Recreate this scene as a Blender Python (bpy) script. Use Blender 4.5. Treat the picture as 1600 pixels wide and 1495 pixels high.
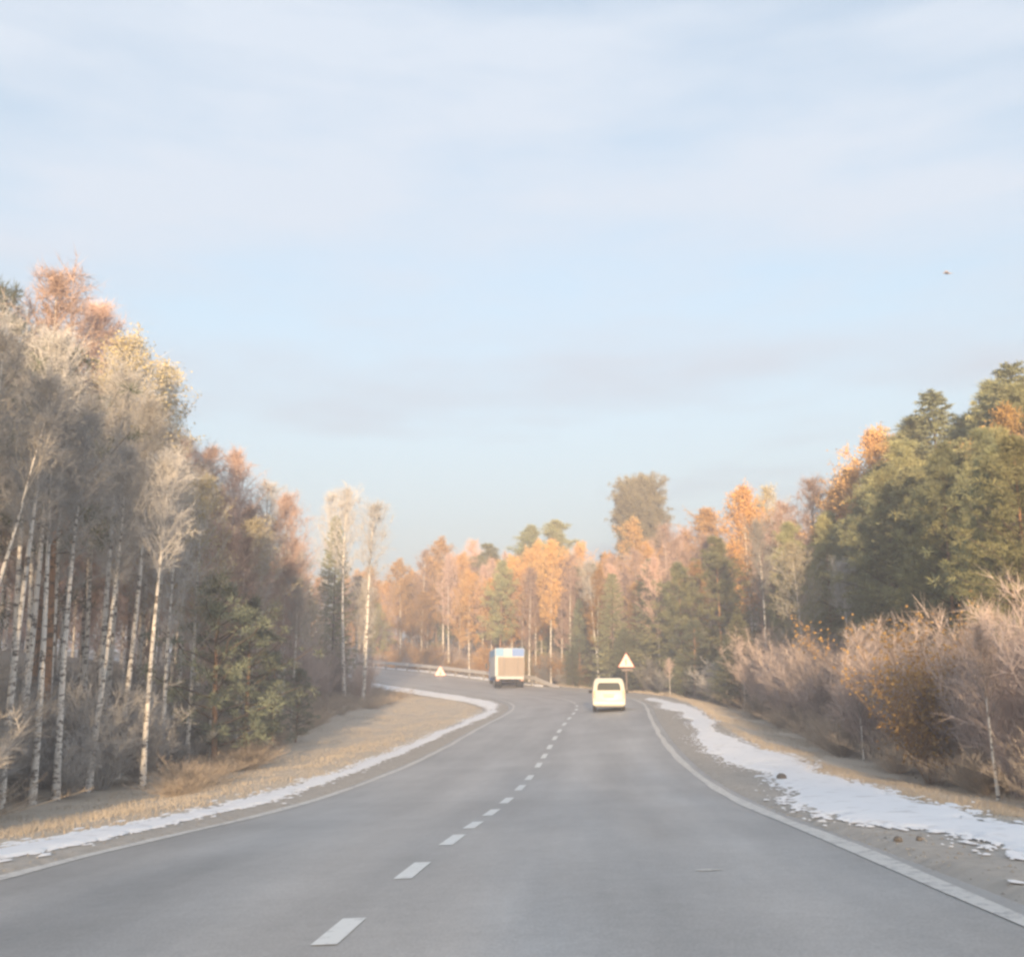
import bpy, bmesh, math, random
import numpy as np
from mathutils import Vector, Matrix

for o in list(bpy.data.objects):
    bpy.data.objects.remove(o)
SC = bpy.context.scene
COL = SC.collection
RNG = np.random.default_rng(7)
random.seed(7)
R = math.radians

# ------------------------------------------------------------------ camera
F_PX, W_PX, H_PX, HORIZON = 1700.0, 1600.0, 1495.0, 1095.0
PITCH = math.atan((HORIZON - H_PX / 2) / F_PX)
cam_d = bpy.data.cameras.new('camera')
cam = bpy.data.objects.new('camera', cam_d)
COL.objects.link(cam)
cam_d.sensor_fit = 'HORIZONTAL'
cam_d.sensor_width = 36.0
cam_d.lens = 36.0 * F_PX / W_PX
cam_d.clip_start = 0.1
cam_d.clip_end = 6000
cam.location = (0, 0, 0)
cam.rotation_euler = (math.pi / 2 + PITCH, 0, 0)
SC.camera = cam

# ------------------------------------------------------------------ light
SUN_EL, SUN_AZ = 7.0, 180.3         # azimuth clockwise from +Y: low, straight behind the camera
SUN_W, SKY_W, EXPOSURE = 5.0, 0.13, 1.54
VEIL = (2.00, 2.26, 2.60)
sun_d = bpy.data.lights.new('sun', 'SUN')
sun_d.energy = SUN_W
sun_d.angle = R(0.6)
sun_d.color = (1.0, 0.70, 0.41)
sun = bpy.data.objects.new('sun', sun_d)
COL.objects.link(sun)
az, el = R(SUN_AZ), R(SUN_EL)
to_sun = Vector((math.sin(az) * math.cos(el), math.cos(az) * math.cos(el), math.sin(el)))
sun.rotation_euler = to_sun.to_track_quat('Z', 'Y').to_euler()
sun.location = to_sun * 400

world = bpy.data.worlds.new('World')
SC.world = world
world.use_nodes = True
nt = world.node_tree
nt.nodes.clear()
N = nt.nodes.new
L = nt.links.new
wout = N('ShaderNodeOutputWorld'); bg = N('ShaderNodeBackground')
sky = N('ShaderNodeTexSky'); sky.sky_type = 'NISHITA'; sky.sun_disc = False
sky.sun_elevation = R(SUN_EL); sky.sun_rotation = R(SUN_AZ)
sky.air_density = 1.0; sky.dust_density = 1.6; sky.ozone_density = 1.0
tc = N('ShaderNodeTexCoord')
mp = N('ShaderNodeMapping'); mp.inputs['Scale'].default_value = (1.1, 1.1, 5.0); mp.inputs['Rotation'].default_value = (0.05, 0.12, 0.4)
L(tc.outputs['Generated'], mp.inputs['Vector'])
ns = N('ShaderNodeTexNoise'); ns.inputs['Scale'].default_value = 1.9; ns.inputs['Detail'].default_value = 5; ns.inputs['Roughness'].default_value = 0.52
L(mp.outputs['Vector'], ns.inputs['Vector'])
cr = N('ShaderNodeValToRGB'); cr.color_ramp.elements[0].position = 0.37; cr.color_ramp.elements[1].position = 0.63
cr.color_ramp.elements[0].color = (0.22, 0.22, 0.22, 1); cr.color_ramp.elements[1].color = (0.97, 0.97, 0.97, 1)
L(ns.outputs['Fac'], cr.inputs['Fac'])
# thin high cloud drawn evenly over the whole sky, a little thicker in streaks; the clear sky and the glow round the sun show through it
mx = N('ShaderNodeMix'); mx.data_type = 'RGBA'
# seen slantwise towards the horizon the same cloud is thicker
sx_ = N('ShaderNodeSeparateXYZ'); L(tc.outputs['Generated'], sx_.inputs['Vector'])
hr = N('ShaderNodeMapRange'); hr.inputs['From Min'].default_value = 0.02; hr.inputs['From Max'].default_value = 0.55; hr.inputs['To Min'].default_value = 0.95; hr.inputs['To Max'].default_value = 0.0
L(sx_.outputs['Z'], hr.inputs['Value'])
mxf = N('ShaderNodeMath'); mxf.operation = 'MAXIMUM'; L(hr.outputs['Result'], mxf.inputs[0]); L(cr.outputs['Color'], mxf.inputs[1])
L(mxf.outputs[0], mx.inputs['Factor']); L(sky.outputs['Color'], mx.inputs['A'])
# and a little dimmer there
vr = N('ShaderNodeMapRange'); vr.inputs['From Min'].default_value = 0.0; vr.inputs['From Max'].default_value = 0.38; vr.inputs['To Min'].default_value = 0.62; vr.inputs['To Max'].default_value = 1.0
L(sx_.outputs['Z'], vr.inputs['Value'])
vs_ = N('ShaderNodeVectorMath'); vs_.operation = 'SCALE'; vs_.inputs[0].default_value = VEIL; L(vr.outputs['Result'], vs_.inputs['Scale'])
L(vs_.outputs['Vector'], mx.inputs['B'])
L(mx.outputs['Result'], bg.inputs['Color'])
bg.inputs['Strength'].default_value = SKY_W
L(bg.outputs['Background'], wout.inputs['Surface'])

SC.view_settings.view_transform = 'Standard'
SC.view_settings.look = 'None'
SC.view_settings.gamma = 1.0
SC.view_settings.exposure = EXPOSURE
SC.view_settings.use_curve_mapping = False
SC.render.engine = 'CYCLES'
SC.cycles.use_denoising = True
SC.cycles.max_bounces = 9
SC.cycles.diffuse_bounces = 7
SC.cycles.volume_bounces = 1
SC.cycles.transparent_max_bounces = 8
SC.cycles.pixel_filter_type = 'BLACKMAN_HARRIS'
SC.cycles.filter_width = 2.7


# ------------------------------------------------------------------ helpers
def prop(o, label=None, cat=None, group=None, kind=None):
    if label: o['label'] = label
    if cat: o['category'] = cat
    if group: o['group'] = group
    if kind: o['kind'] = kind
    return o


def make_mesh(name, V, faces_n, idx, mats, mat_idx=None, smooth=False):
    """faces_n: int (3 or 4) verts per face, or an array of counts"""
    V = np.asarray(V, np.float32); idx = np.asarray(idx, np.int32).ravel()
    me = bpy.data.meshes.new(name)
    if np.isscalar(faces_n):
        counts = np.full(len(idx) // faces_n, faces_n, np.int32)
    else:
        counts = np.asarray(faces_n, np.int32)
    starts = np.concatenate([[0], np.cumsum(counts)[:-1]]).astype(np.int32)
    me.vertices.add(len(V)); me.vertices.foreach_set('co', V.ravel())
    me.loops.add(len(idx)); me.loops.foreach_set('vertex_index', idx)
    me.polygons.add(len(counts)); me.polygons.foreach_set('loop_start', starts); me.polygons.foreach_set('loop_total', counts)
    if mat_idx is not None: me.polygons.foreach_set('material_index', np.asarray(mat_idx, np.int32))
    if smooth: me.polygons.foreach_set('use_smooth', np.ones(len(counts), bool))
    for m in mats: me.materials.append(m)
    me.update(calc_edges=True); me.validate()
    return me


def link(name, me, parent=None, loc=None):
    o = bpy.data.objects.new(name, me); COL.objects.link(o)
    if parent is not None: o.parent = parent
    if loc is not None: o.location = loc
    return o


def empty(name, loc=(0, 0, 0), rz=0.0):
    o = bpy.data.objects.new(name, None); COL.objects.link(o)
    o.location = loc; o.rotation_euler = (0, 0, rz); o.empty_display_size = 0.3
    return o


def new_mat(name):
    m = bpy.data.materials.new(name); m.use_nodes = True
    t = m.node_tree; b = t.nodes['Principled BSDF']
    return m, t, b


def plain(name, col, rough=0.6, metal=0.0, var=0.10, scale=6.0, bump=0.0):
    m, t, b = new_mat(name)
    c = t.nodes.new('ShaderNodeTexCoord'); n = t.nodes.new('ShaderNodeTexNoise')
    n.inputs['Scale'].default_value = scale; n.inputs['Detail'].default_value = 4
    t.links.new(c.outputs['Object'], n.inputs['Vector'])
    mr = t.nodes.new('ShaderNodeMapRange'); mr.inputs['To Min'].default_value = 1 - var; mr.inputs['To Max'].default_value = 1 + var
    t.links.new(n.outputs['Fac'], mr.inputs['Value'])
    vm = t.nodes.new('ShaderNodeVectorMath'); vm.operation = 'SCALE'; vm.inputs[0].default_value = col
    t.links.new(mr.outputs['Result'], vm.inputs['Scale']); t.links.new(vm.outputs['Vector'], b.inputs['Base Color'])
    b.inputs['Roughness'].default_value = rough; b.inputs['Metallic'].default_value = metal
    if bump:
        bp = t.nodes.new('ShaderNodeBump'); bp.inputs['Strength'].default_value = bump; bp.inputs['Distance'].default_value = 0.02
        t.links.new(n.outputs['Fac'], bp.inputs['Height']); t.links.new(bp.outputs['Normal'], b.inputs['Normal'])
    return m


def plant_mat(name, ca, cb, clump=0.9, lo=0.62, hi=1.3):
    """two colours mixed by clump noise and by the individual plant, brightness varied per plant"""
    m, t, b = new_mat(name)
    oi = t.nodes.new('ShaderNodeObjectInfo'); g = t.nodes.new('ShaderNodeNewGeometry')
    n = t.nodes.new('ShaderNodeTexNoise'); n.inputs['Scale'].default_value = clump; n.inputs['Detail'].default_value = 3
    t.links.new(g.outputs['Position'], n.inputs['Vector'])
    a = t.nodes.new('ShaderNodeMath'); a.operation = 'MULTIPLY_ADD'; a.inputs[1].default_value = 2.2; a.inputs[2].default_value = -0.95
    t.links.new(n.outputs['Fac'], a.inputs[0])
    ad = t.nodes.new('ShaderNodeMath'); ad.operation = 'MULTIPLY_ADD'; ad.inputs[1].default_value = 0.7
    ad.use_clamp = True
    t.links.new(oi.outputs['Random'], ad.inputs[0]); t.links.new(a.outputs[0], ad.inputs[2])
    mx = t.nodes.new('ShaderNodeMix'); mx.data_type = 'RGBA'; mx.inputs['A'].default_value = (*ca, 1); mx.inputs['B'].default_value = (*cb, 1)
    t.links.new(ad.outputs[0], mx.inputs['Factor'])
    wn = t.nodes.new('ShaderNodeTexWhiteNoise'); wn.noise_dimensions = '1D'; t.links.new(oi.outputs['Random'], wn.inputs['W'])
    mr = t.nodes.new('ShaderNodeMapRange'); mr.inputs['To Min'].default_value = lo; mr.inputs['To Max'].default_value = hi
    t.links.new(wn.outputs['Value'], mr.inputs['Value'])
    vm = t.nodes.new('ShaderNodeVectorMath'); vm.operation = 'SCALE'
    t.links.new(mx.outputs['Result'], vm.inputs[0]); t.links.new(mr.outputs['Result'], vm.inputs['Scale'])
    t.links.new(vm.outputs['Vector'], b.inputs['Base Color'])
    b.inputs['Roughness'].default_value = 0.85
    b.inputs['Specular IOR Level'].default_value = 0.15
    return m


def boxes(bm, c, s, rz=0.0, rx=0.0, bevel=0.0, mi=0):
    mt = Matrix.Translation(c) @ Matrix.Rotation(rz, 4, 'Z') @ Matrix.Rotation(rx, 4, 'X') @ Matrix.Diagonal((*s, 1))
    r = bmesh.ops.create_cube(bm, size=1.0, matrix=mt)
    fs = set()
    for v in r['verts']:
        for f_ in v.link_faces: fs.add(f_)
    for f_ in fs: f_.material_index = mi
    if bevel:
        es = list({e for v in r['verts'] for e in v.link_edges})
        bmesh.ops.bevel(bm, geom=es, offset=bevel, segments=2, affect='EDGES', profile=0.6)


def cyl(bm, a, b, r0, r1=None, seg=10):
    a, b = Vector(a), Vector(b); d = b - a
    q = d.to_track_quat('Z', 'Y').to_matrix().to_4x4()
    bmesh.ops.create_cone(bm, cap_ends=True, segments=seg, radius1=r0, radius2=r0 if r1 is None else r1, depth=d.length, matrix=Matrix.Translation((a + b) / 2) @ q)


def from_bm(name, bm, mat, parent=None, smooth=False):
    me = bpy.data.meshes.new(name)
    bm.to_mesh(me); bm.free()
    for m in (mat if isinstance(mat, (list, tuple)) else [mat]): me.materials.append(m)
    if smooth:
        me.polygons.foreach_set('use_smooth', np.ones(len(me.polygons), bool))
    return link(name, me, parent)


# ------------------------------------------------------------------ the road's line: heading, grade and cross fall along its length
PRM = [-1.1857,-1.1679,0.047109,0.0036407,0.0008525,-0.00059941,0.0020906,0.0013619,-0.014388,-0.023528,-0.013356,0.0015,0.0005,-0.002,-0.004,-0.004,-0.003,-0.002,
       -0.012506,-0.037009,0.013405,0.04445,0.042859,0.041374,0.038805,0.051765,0.076944,0.070278,0.06,0.05,0.045,0.04,0.04,
       0.046632,0.034708,0.029902,0.054483,0.053444,0.051928,0.056629,0.056393,0.059871,0.051411,0.037946,0.028953,0.0229,0.019174,0.017398]
NK = 15
S_END, S_BACK = 240, 70
_s = np.arange(0, S_END + 1.0)
_k = np.linspace(0, 170, NK)
kap = np.interp(_s, _k, PRM[3:3 + NK]); grd = np.interp(_s, _k, PRM[3 + NK:3 + 2 * NK]); bnk = np.interp(_s, _k, PRM[3 + 2 * NK:])
mid = lambda a: (a[1:] + a[:-1]) / 2
psi = PRM[2] + np.concatenate([[0], np.cumsum(mid(kap))])
rx = PRM[0] + np.concatenate([[0], np.cumsum(np.sin(mid(psi)))])
ry = 2 + np.concatenate([[0], np.cumsum(np.cos(mid(psi)))])
rz_ = PRM[1] + np.concatenate([[0], np.cumsum(mid(grd))])
# behind the camera the road bends gently away to the right
kb = np.linspace(0, 0.03, S_BACK); pb = psi[0] - np.cumsum(kb) * -1
bx = rx[0] - np.cumsum(np.sin(pb)); by = ry[0] - np.cumsum(np.cos(pb))
ST = np.concatenate([np.arange(-S_BACK, 0.0), _s])
RX = np.concatenate([bx[::-1], rx]); RY = np.concatenate([by[::-1], ry])
RZ = np.concatenate([np.full(S_BACK, rz_[0]) - 0.004 * np.arange(S_BACK, 0, -1), rz_])
PS = np.concatenate([pb[::-1], psi]); BK = np.concatenate([np.full(S_BACK, bnk[0]), bnk])


def road_pt(s, o, dz=0.0):
    s = np.asarray(s, float); o = np.asarray(o, float)
    x = np.interp(s, ST, RX); y = np.interp(s, ST, RY); z = np.interp(s, ST, RZ); p = np.interp(s, ST, PS); b = np.interp(s, ST, BK)
    return np.stack([x + np.cos(p) * o, y - np.sin(p) * o, z + b * np.clip(o, -6, 6) + dz], -1)


def near(x, y):
    """station and lateral offset of the nearest point of the road"""
    P = np.stack([np.ravel(x), np.ravel(y)], 1); s = np.empty(len(P)); lat = np.empty(len(P))
    for a in range(0, len(P), 4000):
        q = P[a:a + 4000]
        d = (q[:, :1] - RX) ** 2 + (q[:, 1:] - RY) ** 2
        i = d.argmin(1)
        dx, dy = q[:, 0] - RX[i], q[:, 1] - RY[i]
        s[a:a + 4000] = ST[i] + dx * np.sin(PS[i]) + dy * np.cos(PS[i])
        lat[a:a + 4000] = dx * np.cos(PS[i]) - dy * np.sin(PS[i])
    return s.reshape(np.shape(x)), lat.reshape(np.shape(x))


def vnoise(x, y, sc, seed):
    """smooth value noise for terrain and edges"""
    g = np.random.default_rng(seed).uniform(-1, 1, (64, 64))
    x = np.asarray(x) / sc; y = np.asarray(y) / sc
    i = np.floor(x).astype(int); j = np.floor(y).astype(int)
    u = x - i; v = y - j; u = u * u * (3 - 2 * u); v = v * v * (3 - 2 * v)
    G = lambda a, b: g[a % 64, b % 64]
    return (G(i, j) * (1 - u) + G(i + 1, j) * u) * (1 - v) + (G(i, j + 1) * (1 - u) + G(i + 1, j + 1) * u) * v


def ground_z(x, y):
    x = np.asarray(x, float); y = np.asarray(y, float)
    P = np.stack([x.ravel(), y.ravel()], 1); zz = np.empty(len(P)); lat = np.empty(len(P))
    for a in range(0, len(P), 4000):
        q = P[a:a + 4000]
        d = (q[:, :1] - RX) ** 2 + (q[:, 1:] - RY) ** 2
        i = d.argmin(1); dm = np.sqrt(d.min(1))
        w = 1.0 / (d + 0.6 + 0.02 * d.min(1)[:, None]) ** 4
        dx, dy = q[:, 0] - RX[i], q[:, 1] - RY[i]
        la = dx * np.cos(PS[i]) - dy * np.sin(PS[i])
        wz = (w * RZ).sum(1) / w.sum(1); wb = (w * BK).sum(1) / w.sum(1)
        zz[a:a + 4000] = wz + wb * np.clip(la, -6, 6); lat[a:a + 4000] = np.sign(la) * dm
    al = np.abs(lat)
    prof = np.where(al < 5.6, -0.11, -0.11 + 0.06 * np.clip((al - 5.6) / 0.5, 0, 1)) - 0.30 * np.clip((al - 6.2) / 2.2, 0, 1) + 0.11 * np.clip(al - 13, 0, 60)
    nz = vnoise(P[:, 0], P[:, 1], 5.0, 3) * 0.10 * np.clip((al - 5.5) / 2, 0, 1) + vnoise(P[:, 0], P[:, 1], 22.0, 4) * 0.5 * np.clip((al - 9) / 15, 0, 1)
    return (zz + prof + nz).reshape(x.shape)


# ------------------------------------------------------------------ ground materials
def ground_material():
    m, t, b = new_mat('forest_floor_and_verge')
    at = t.nodes.new('ShaderNodeAttribute'); at.attribute_name = 'lat'
    g = t.nodes.new('ShaderNodeNewGeometry')
    def noise(sc, det=4):
        n = t.nodes.new('ShaderNodeTexNoise'); n.inputs['Scale'].default_value = sc; n.inputs['Detail'].default_value = det
        t.links.new(g.outputs['Position'], n.inputs['Vector']); return n
    n1, n2, n3 = noise(0.55), noise(3.0, 6), noise(14.0, 6)
    # edge between dry verge grass and leaf litter, wandering
    e = t.nodes.new('ShaderNodeMath'); e.operation = 'MULTIPLY_ADD'; e.inputs[1].default_value = 4.0
    t.links.new(n1.outputs['Fac'], e.inputs[0]); t.links.new(at.outputs['Fac'], e.inputs[2])
    mr = t.nodes.new('ShaderNodeMapRange'); mr.inputs['From Min'].default_value = 10.0; mr.inputs['From Max'].default_value = 13.0
    t.links.new(e.outputs[0], mr.inputs['Value'])
    def mix(a, bb, fac):
        x = t.nodes.new('ShaderNodeMix'); x.data_type = 'RGBA'
        for k, v in (('A', a), ('B', bb)):
            if isinstance(v, tuple): x.inputs[k].default_value = (*v, 1)
            else: t.links.new(v, x.inputs[k])
        t.links.new(fac, x.inputs['Factor']); return x.outputs['Result']
    grass = mix((0.52, 0.455, 0.37), (0.62, 0.55, 0.455), n2.outputs['Fac'])
    litter = mix((0.17, 0.15, 0.12), (0.30, 0.24, 0.17), n2.outputs['Fac'])
    c = mix(grass, litter, mr.outputs['Result'])
    t.links.new(c, b.inputs['Base Color']); b.inputs['Roughness'].default_value = 0.95
    bp = t.nodes.new('ShaderNodeBump'); bp.inputs['Strength'].default_value = 0.7; bp.inputs['Distance'].default_value = 0.06
    t.links.new(n3.outputs['Fac'], bp.inputs['Height']); t.links.new(bp.outputs['Normal'], b.inputs['Normal'])
    return m


def asphalt_material():
    m, t, b = new_mat('worn_asphalt')
    at = t.nodes.new('ShaderNodeAttribute'); at.attribute_name = 'lat'
    al = t.nodes.new('ShaderNodeAttribute'); al.attribute_name = 'along'
    g = t.nodes.new('ShaderNodeNewGeometry')
    cb = t.nodes.new('ShaderNodeCombineXYZ')
    t.links.new(at.outputs['Fac'], cb.inputs['X'])
    sc = t.nodes.new('ShaderNodeMath'); sc.operation = 'MULTIPLY'; sc.inputs[1].default_value = 0.11; t.links.new(al.outputs['Fac'], sc.inputs[0]); t.links.new(sc.outputs[0], cb.inputs['Y'])
    def noise(vec, s, d=5, r=0.55):
        n = t.nodes.new('ShaderNodeTexNoise'); n.inputs['Scale'].default_value = s; n.inputs['Detail'].default_value = d; n.inputs['Roughness'].default_value = r
        t.links.new(vec, n.inputs['Vector']); return n.outputs['Fac']
    streak = noise(cb.outputs['Vector'], 1.3, 5, 0.6)
    blot = noise(g.outputs['Position'], 0.32, 4)
    fine = noise(g.outputs['Position'], 60.0, 3, 0.7)
    med = noise(g.outputs['Position'], 7.0, 5, 0.7)
    def mul(a, lo, hi, fmin=0.3, fmax=0.7):
        r = t.nodes.new('ShaderNodeMapRange'); r.inputs['From Min'].default_value = fmin; r.inputs['From Max'].default_value = fmax
        r.inputs['To Min'].default_value = lo; r.inputs['To Max'].default_value = hi
        t.links.new(a, r.inputs['Value']); return r.outputs['Result']
    def times(a, c):
        x = t.nodes.new('ShaderNodeMath'); x.operation = 'MULTIPLY'; t.links.new(a, x.inputs[0]); t.links.new(c, x.inputs[1]); return x.outputs[0]
    # polished wheel tracks: |lat| near 0.95 and 2.65 in either lane
    ab = t.nodes.new('ShaderNodeMath'); ab.operation = 'ABSOLUTE'; t.links.new(at.outputs['Fac'], ab.inputs[0])
    wv = t.nodes.new('ShaderNodeMath'); wv.operation = 'MULTIPLY_ADD'; wv.inputs[1].default_value = 2 * math.pi / 1.7; wv.inputs[2].default_value = -2 * math.pi / 1.7 * 0.95
    t.links.new(ab.outputs[0], wv.inputs[0])
    cs = t.nodes.new('ShaderNodeMath'); cs.operation = 'COSINE'; t.links.new(wv.outputs[0], cs.inputs[0])
    tr = mul(cs.outputs[0], 0.94, 1.06, -1, 1)
    v = times(times(times(mul(streak, 0.86, 1.14), mul(blot, 0.87, 1.12)), times(mul(fine, 0.8, 1.2), mul(med, 0.93, 1.07))), tr)
    vm = t.nodes.new('ShaderNodeVectorMath'); vm.operation = 'SCALE'; vm.inputs[0].default_value = (0.405, 0.398, 0.388)
    t.links.new(v, vm.inputs['Scale']); t.links.new(vm.outputs['Vector'], b.inputs['Base Color'])
    b.inputs['Roughness'].default_value = 0.5
    b.inputs['Specular IOR Level'].default_value = 0.5
    bp = t.nodes.new('ShaderNodeBump'); bp.inputs['Strength'].default_value = 0.35; bp.inputs['Distance'].default_value = 0.01
    t.links.new(fine, bp.inputs['Height']); t.links.new(bp.outputs['Normal'], b.inputs['Normal'])
    return m


def worn_paint(name, col, under, wear):
    m, t, b = new_mat(name)
    g = t.nodes.new('ShaderNodeNewGeometry')
    n = t.nodes.new('ShaderNodeTexNoise'); n.inputs['Scale'].default_value = 9.0; n.inputs['Detail'].default_value = 8; n.inputs['Roughness'].default_value = 0.75
    t.links.new(g.outputs['Position'], n.inputs['Vector'])
    mr = t.nodes.new('ShaderNodeMapRange'); mr.inputs['From Min'].default_value = wear - 0.07; mr.inputs['From Max'].default_value = wear + 0.07
    t.links.new(n.outputs['Fac'], mr.inputs['Value'])
    x = t.nodes.new('ShaderNodeMix'); x.data_type = 'RGBA'; x.inputs['A'].default_value = (*under, 1); x.inputs['B'].default_value = (*col, 1)
    t.links.new(mr.outputs['Result'], x.inputs['Factor']); t.links.new(x.outputs['Result'], b.inputs['Base Color'])
    b.inputs['Roughness'].default_value = 0.7
    return m


M_GROUND = ground_material()
M_ASPHALT = asphalt_material()
M_GRAVEL = plain('gravel_shoulder', (0.43, 0.40, 0.36), 0.95, 0, 0.30, 5.0, 0.8)
M_LINE = worn_paint('edge_line_paint', (0.70, 0.68, 0.64), (0.42, 0.41, 0.40), 0.44)
M_DASH = worn_paint('lane_dash_paint', (0.80, 0.82, 0.81), (0.45, 0.45, 0.45), 0.38)
M_SNOW, _t, _b = new_mat('old_snow')
_g = _t.nodes.new('ShaderNodeNewGeometry'); _n = _t.nodes.new('ShaderNodeTexNoise'); _n.inputs['Scale'].default_value = 3.5; _n.inputs['Detail'].default_value = 8
_t.links.new(_g.outputs['Position'], _n.inputs['Vector'])
_r = _t.nodes.new('ShaderNodeValToRGB'); _r.color_ramp.elements[0].position = 0.26; _r.color_ramp.elements[0].color = (0.66, 0.65, 0.65, 1)
_r.color_ramp.elements[1].position = 0.42; _r.color_ramp.elements[1].color = (0.93, 0.94, 0.96, 1)
_t.links.new(_n.outputs['Fac'], _r.inputs['Fac']); _t.links.new(_r.outputs['Color'], _b.inputs['Base Color']); _b.inputs['Roughness'].default_value = 0.8
_bp = _t.nodes.new('ShaderNodeBump'); _bp.inputs['Strength'].default_value = 0.6; _bp.inputs['Distance'].default_value = 0.04
_t.links.new(_n.outputs['Fac'], _bp.inputs['Height']); _t.links.new(_bp.outputs['Normal'], _b.inputs['Normal'])


# ------------------------------------------------------------------ ground sheet, road, markings, snow
def axis(lo, hi, step, far):
    a = np.arange(lo, hi + 1e-6, step); out = []; d = step; v = hi
    while v < far: d *= 1.35; v += d; out.append(v)
    out2 = []; d = step; v = lo
    while v > -far: d *= 1.35; v -= d; out2.append(v)
    return np.concatenate([out2[::-1], a, out])


gx = axis(-46, 40, 0.6, 380); gy = axis(-6, 150, 0.7, 380)
GX, GY = np.meshgrid(gx, gy)
GZ = ground_z(np.clip(GX, -150, 150), np.clip(GY, -80, 260))
nx, ny = len(gx), len(gy)
ii = (np.arange(ny - 1)[:, None] * nx + np.arange(nx - 1)[None]).ravel()
me = make_mesh('ground', np.stack([GX, GY, GZ], -1).reshape(-1, 3), 4, np.stack([ii, ii + 1, ii + nx + 1, ii + nx], 1), [M_GROUND], smooth=True)
_, glat = near(np.clip(GX, -400, 400), np.clip(GY, -400, 400))
# on the inside of the bend the dry grass runs wider before the trees begin
gs, _ = near(np.clip(GX, -400, 400), np.clip(GY, -400, 400))
inner = np.interp(gs, [10, 24, 40, 62, 75, 88, 100], [0, 1.0, 3.5, 6.5, 4.0, 0.5, 0]) * (glat < 0)
a_ = me.attributes.new('lat', 'FLOAT', 'POINT'); a_.data.foreach_set('value', (np.abs(glat) - inner).ravel().astype(np.float32))
prop(link('ground', me), 'dry tan verge and forest floor on both sides of the road', 'ground', kind='structure')


def ribbon(name, s, lo, hi, cols, mat, dz, parent=None, crown=0.0, skirt=0.0, rough=0.0, seed=1):
    s = np.asarray(s, float); lo = np.broadcast_to(lo, s.shape); hi = np.broadcast_to(hi, s.shape)
    t = np.linspace(0, 1, cols)
    O = lo[:, None] + (hi - lo)[:, None] * t[None]
    Sg = np.repeat(s[:, None], cols, 1)
    P = road_pt(Sg, O, dz)
    if crown: P[..., 2] += crown * (np.sin(np.pi * t) ** 0.5)[None] * (1 + rough * vnoise(Sg * 1.0, O * 1.0, 0.7, seed))
    if skirt: P[:, (0, -1), 2] -= skirt
    n = len(s)
    i = (np.arange(n - 1)[:, None] * cols + np.arange(cols - 1)[None]).ravel()
    m = make_mesh(name, P.reshape(-1, 3), 4, np.stack([i, i + 1, i + cols + 1, i + cols], 1), [mat], smooth=True)
    for nm, v in (('lat', O), ('along', Sg)):
        a = m.attributes.new(nm, 'FLOAT', 'POINT'); a.data.foreach_set('value', v.ravel().astype(np.float32))
    return link(name, m, parent)


S_ALL = np.arange(-60, 225.1, 0.75)
road = ribbon('road', S_ALL, -3.85, 3.85, 24, M_ASPHALT, 0.0, skirt=0.05)
prop(road, 'grey two lane asphalt road bending left between forests', 'road', kind='structure')
shw = 6.0 + 0.25 * vnoise(S_ALL, S_ALL * 0, 3.0, 11)
shl = -5.3 + 0.25 * vnoise(S_ALL, S_ALL * 0, 3.0, 12)
sh = ribbon('gravel_shoulder', S_ALL, 3.75, shw, 10, M_GRAVEL, -0.012, skirt=0.09)
prop(sh, 'wide brown gravel shoulder on the right side of the road', 'shoulder', kind='structure')
sh2 = ribbon('gravel_shoulder', S_ALL, shl, -3.75, 8, M_GRAVEL, -0.012, skirt=0.09)
prop(sh2, 'narrow gravel shoulder along the left edge of the road', 'shoulder', kind='structure')
S_F = np.arange(-20, 150, 0.5)
wob = lambda sd: 0.035 * vnoise(S_F, S_F * 0, 1.8, sd)
ribbon('edge_line', S_F, 3.47 + wob(21), 3.63 + wob(22), 2, M_LINE, 0.005, road)
ribbon('edge_line', S_F, -3.63 + wob(23), -3.47 + wob(24), 2, M_LINE, 0.005, road)
DASH = [(0.6, 1.7), (3.98, 4.78), (6.5, 7.55), (8.99, 10.17), (10.98, 12.1), (13.2, 14.5), (15.8, 17.15), (18.95, 20.4), (21.8, 23.2), (25.55, 27.1), (28.6, 30.3),
        (32.1, 33.8), (35.8, 37.5), (39.1, 40.9), (43.1, 44.9), (47.1, 48.9), (50.9, 52.9), (54.8, 56.6), (58.6, 60.4)]
for i, (a, b) in enumerate(DASH):
    w = 0.07 if a < 30 else 0.075
    ribbon('lane_dash', np.linspace(a, b, 6), -w, w, 3, M_DASH, 0.005, road)
ribbon('lane_line', np.arange(62, 140, 1.0), -0.07, 0.07, 2, M_LINE, 0.005, road)
# a scrap of old paint in the right lane
ribbon('paint_scrap', np.linspace(6.40, 6.50, 4), 2.15 + np.array([0.05, 0, 0, 0.06]), 2.36 - np.array([0.1, 0, 0.04, 0.12]), 3, M_LINE, 0.0045, road)


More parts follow.
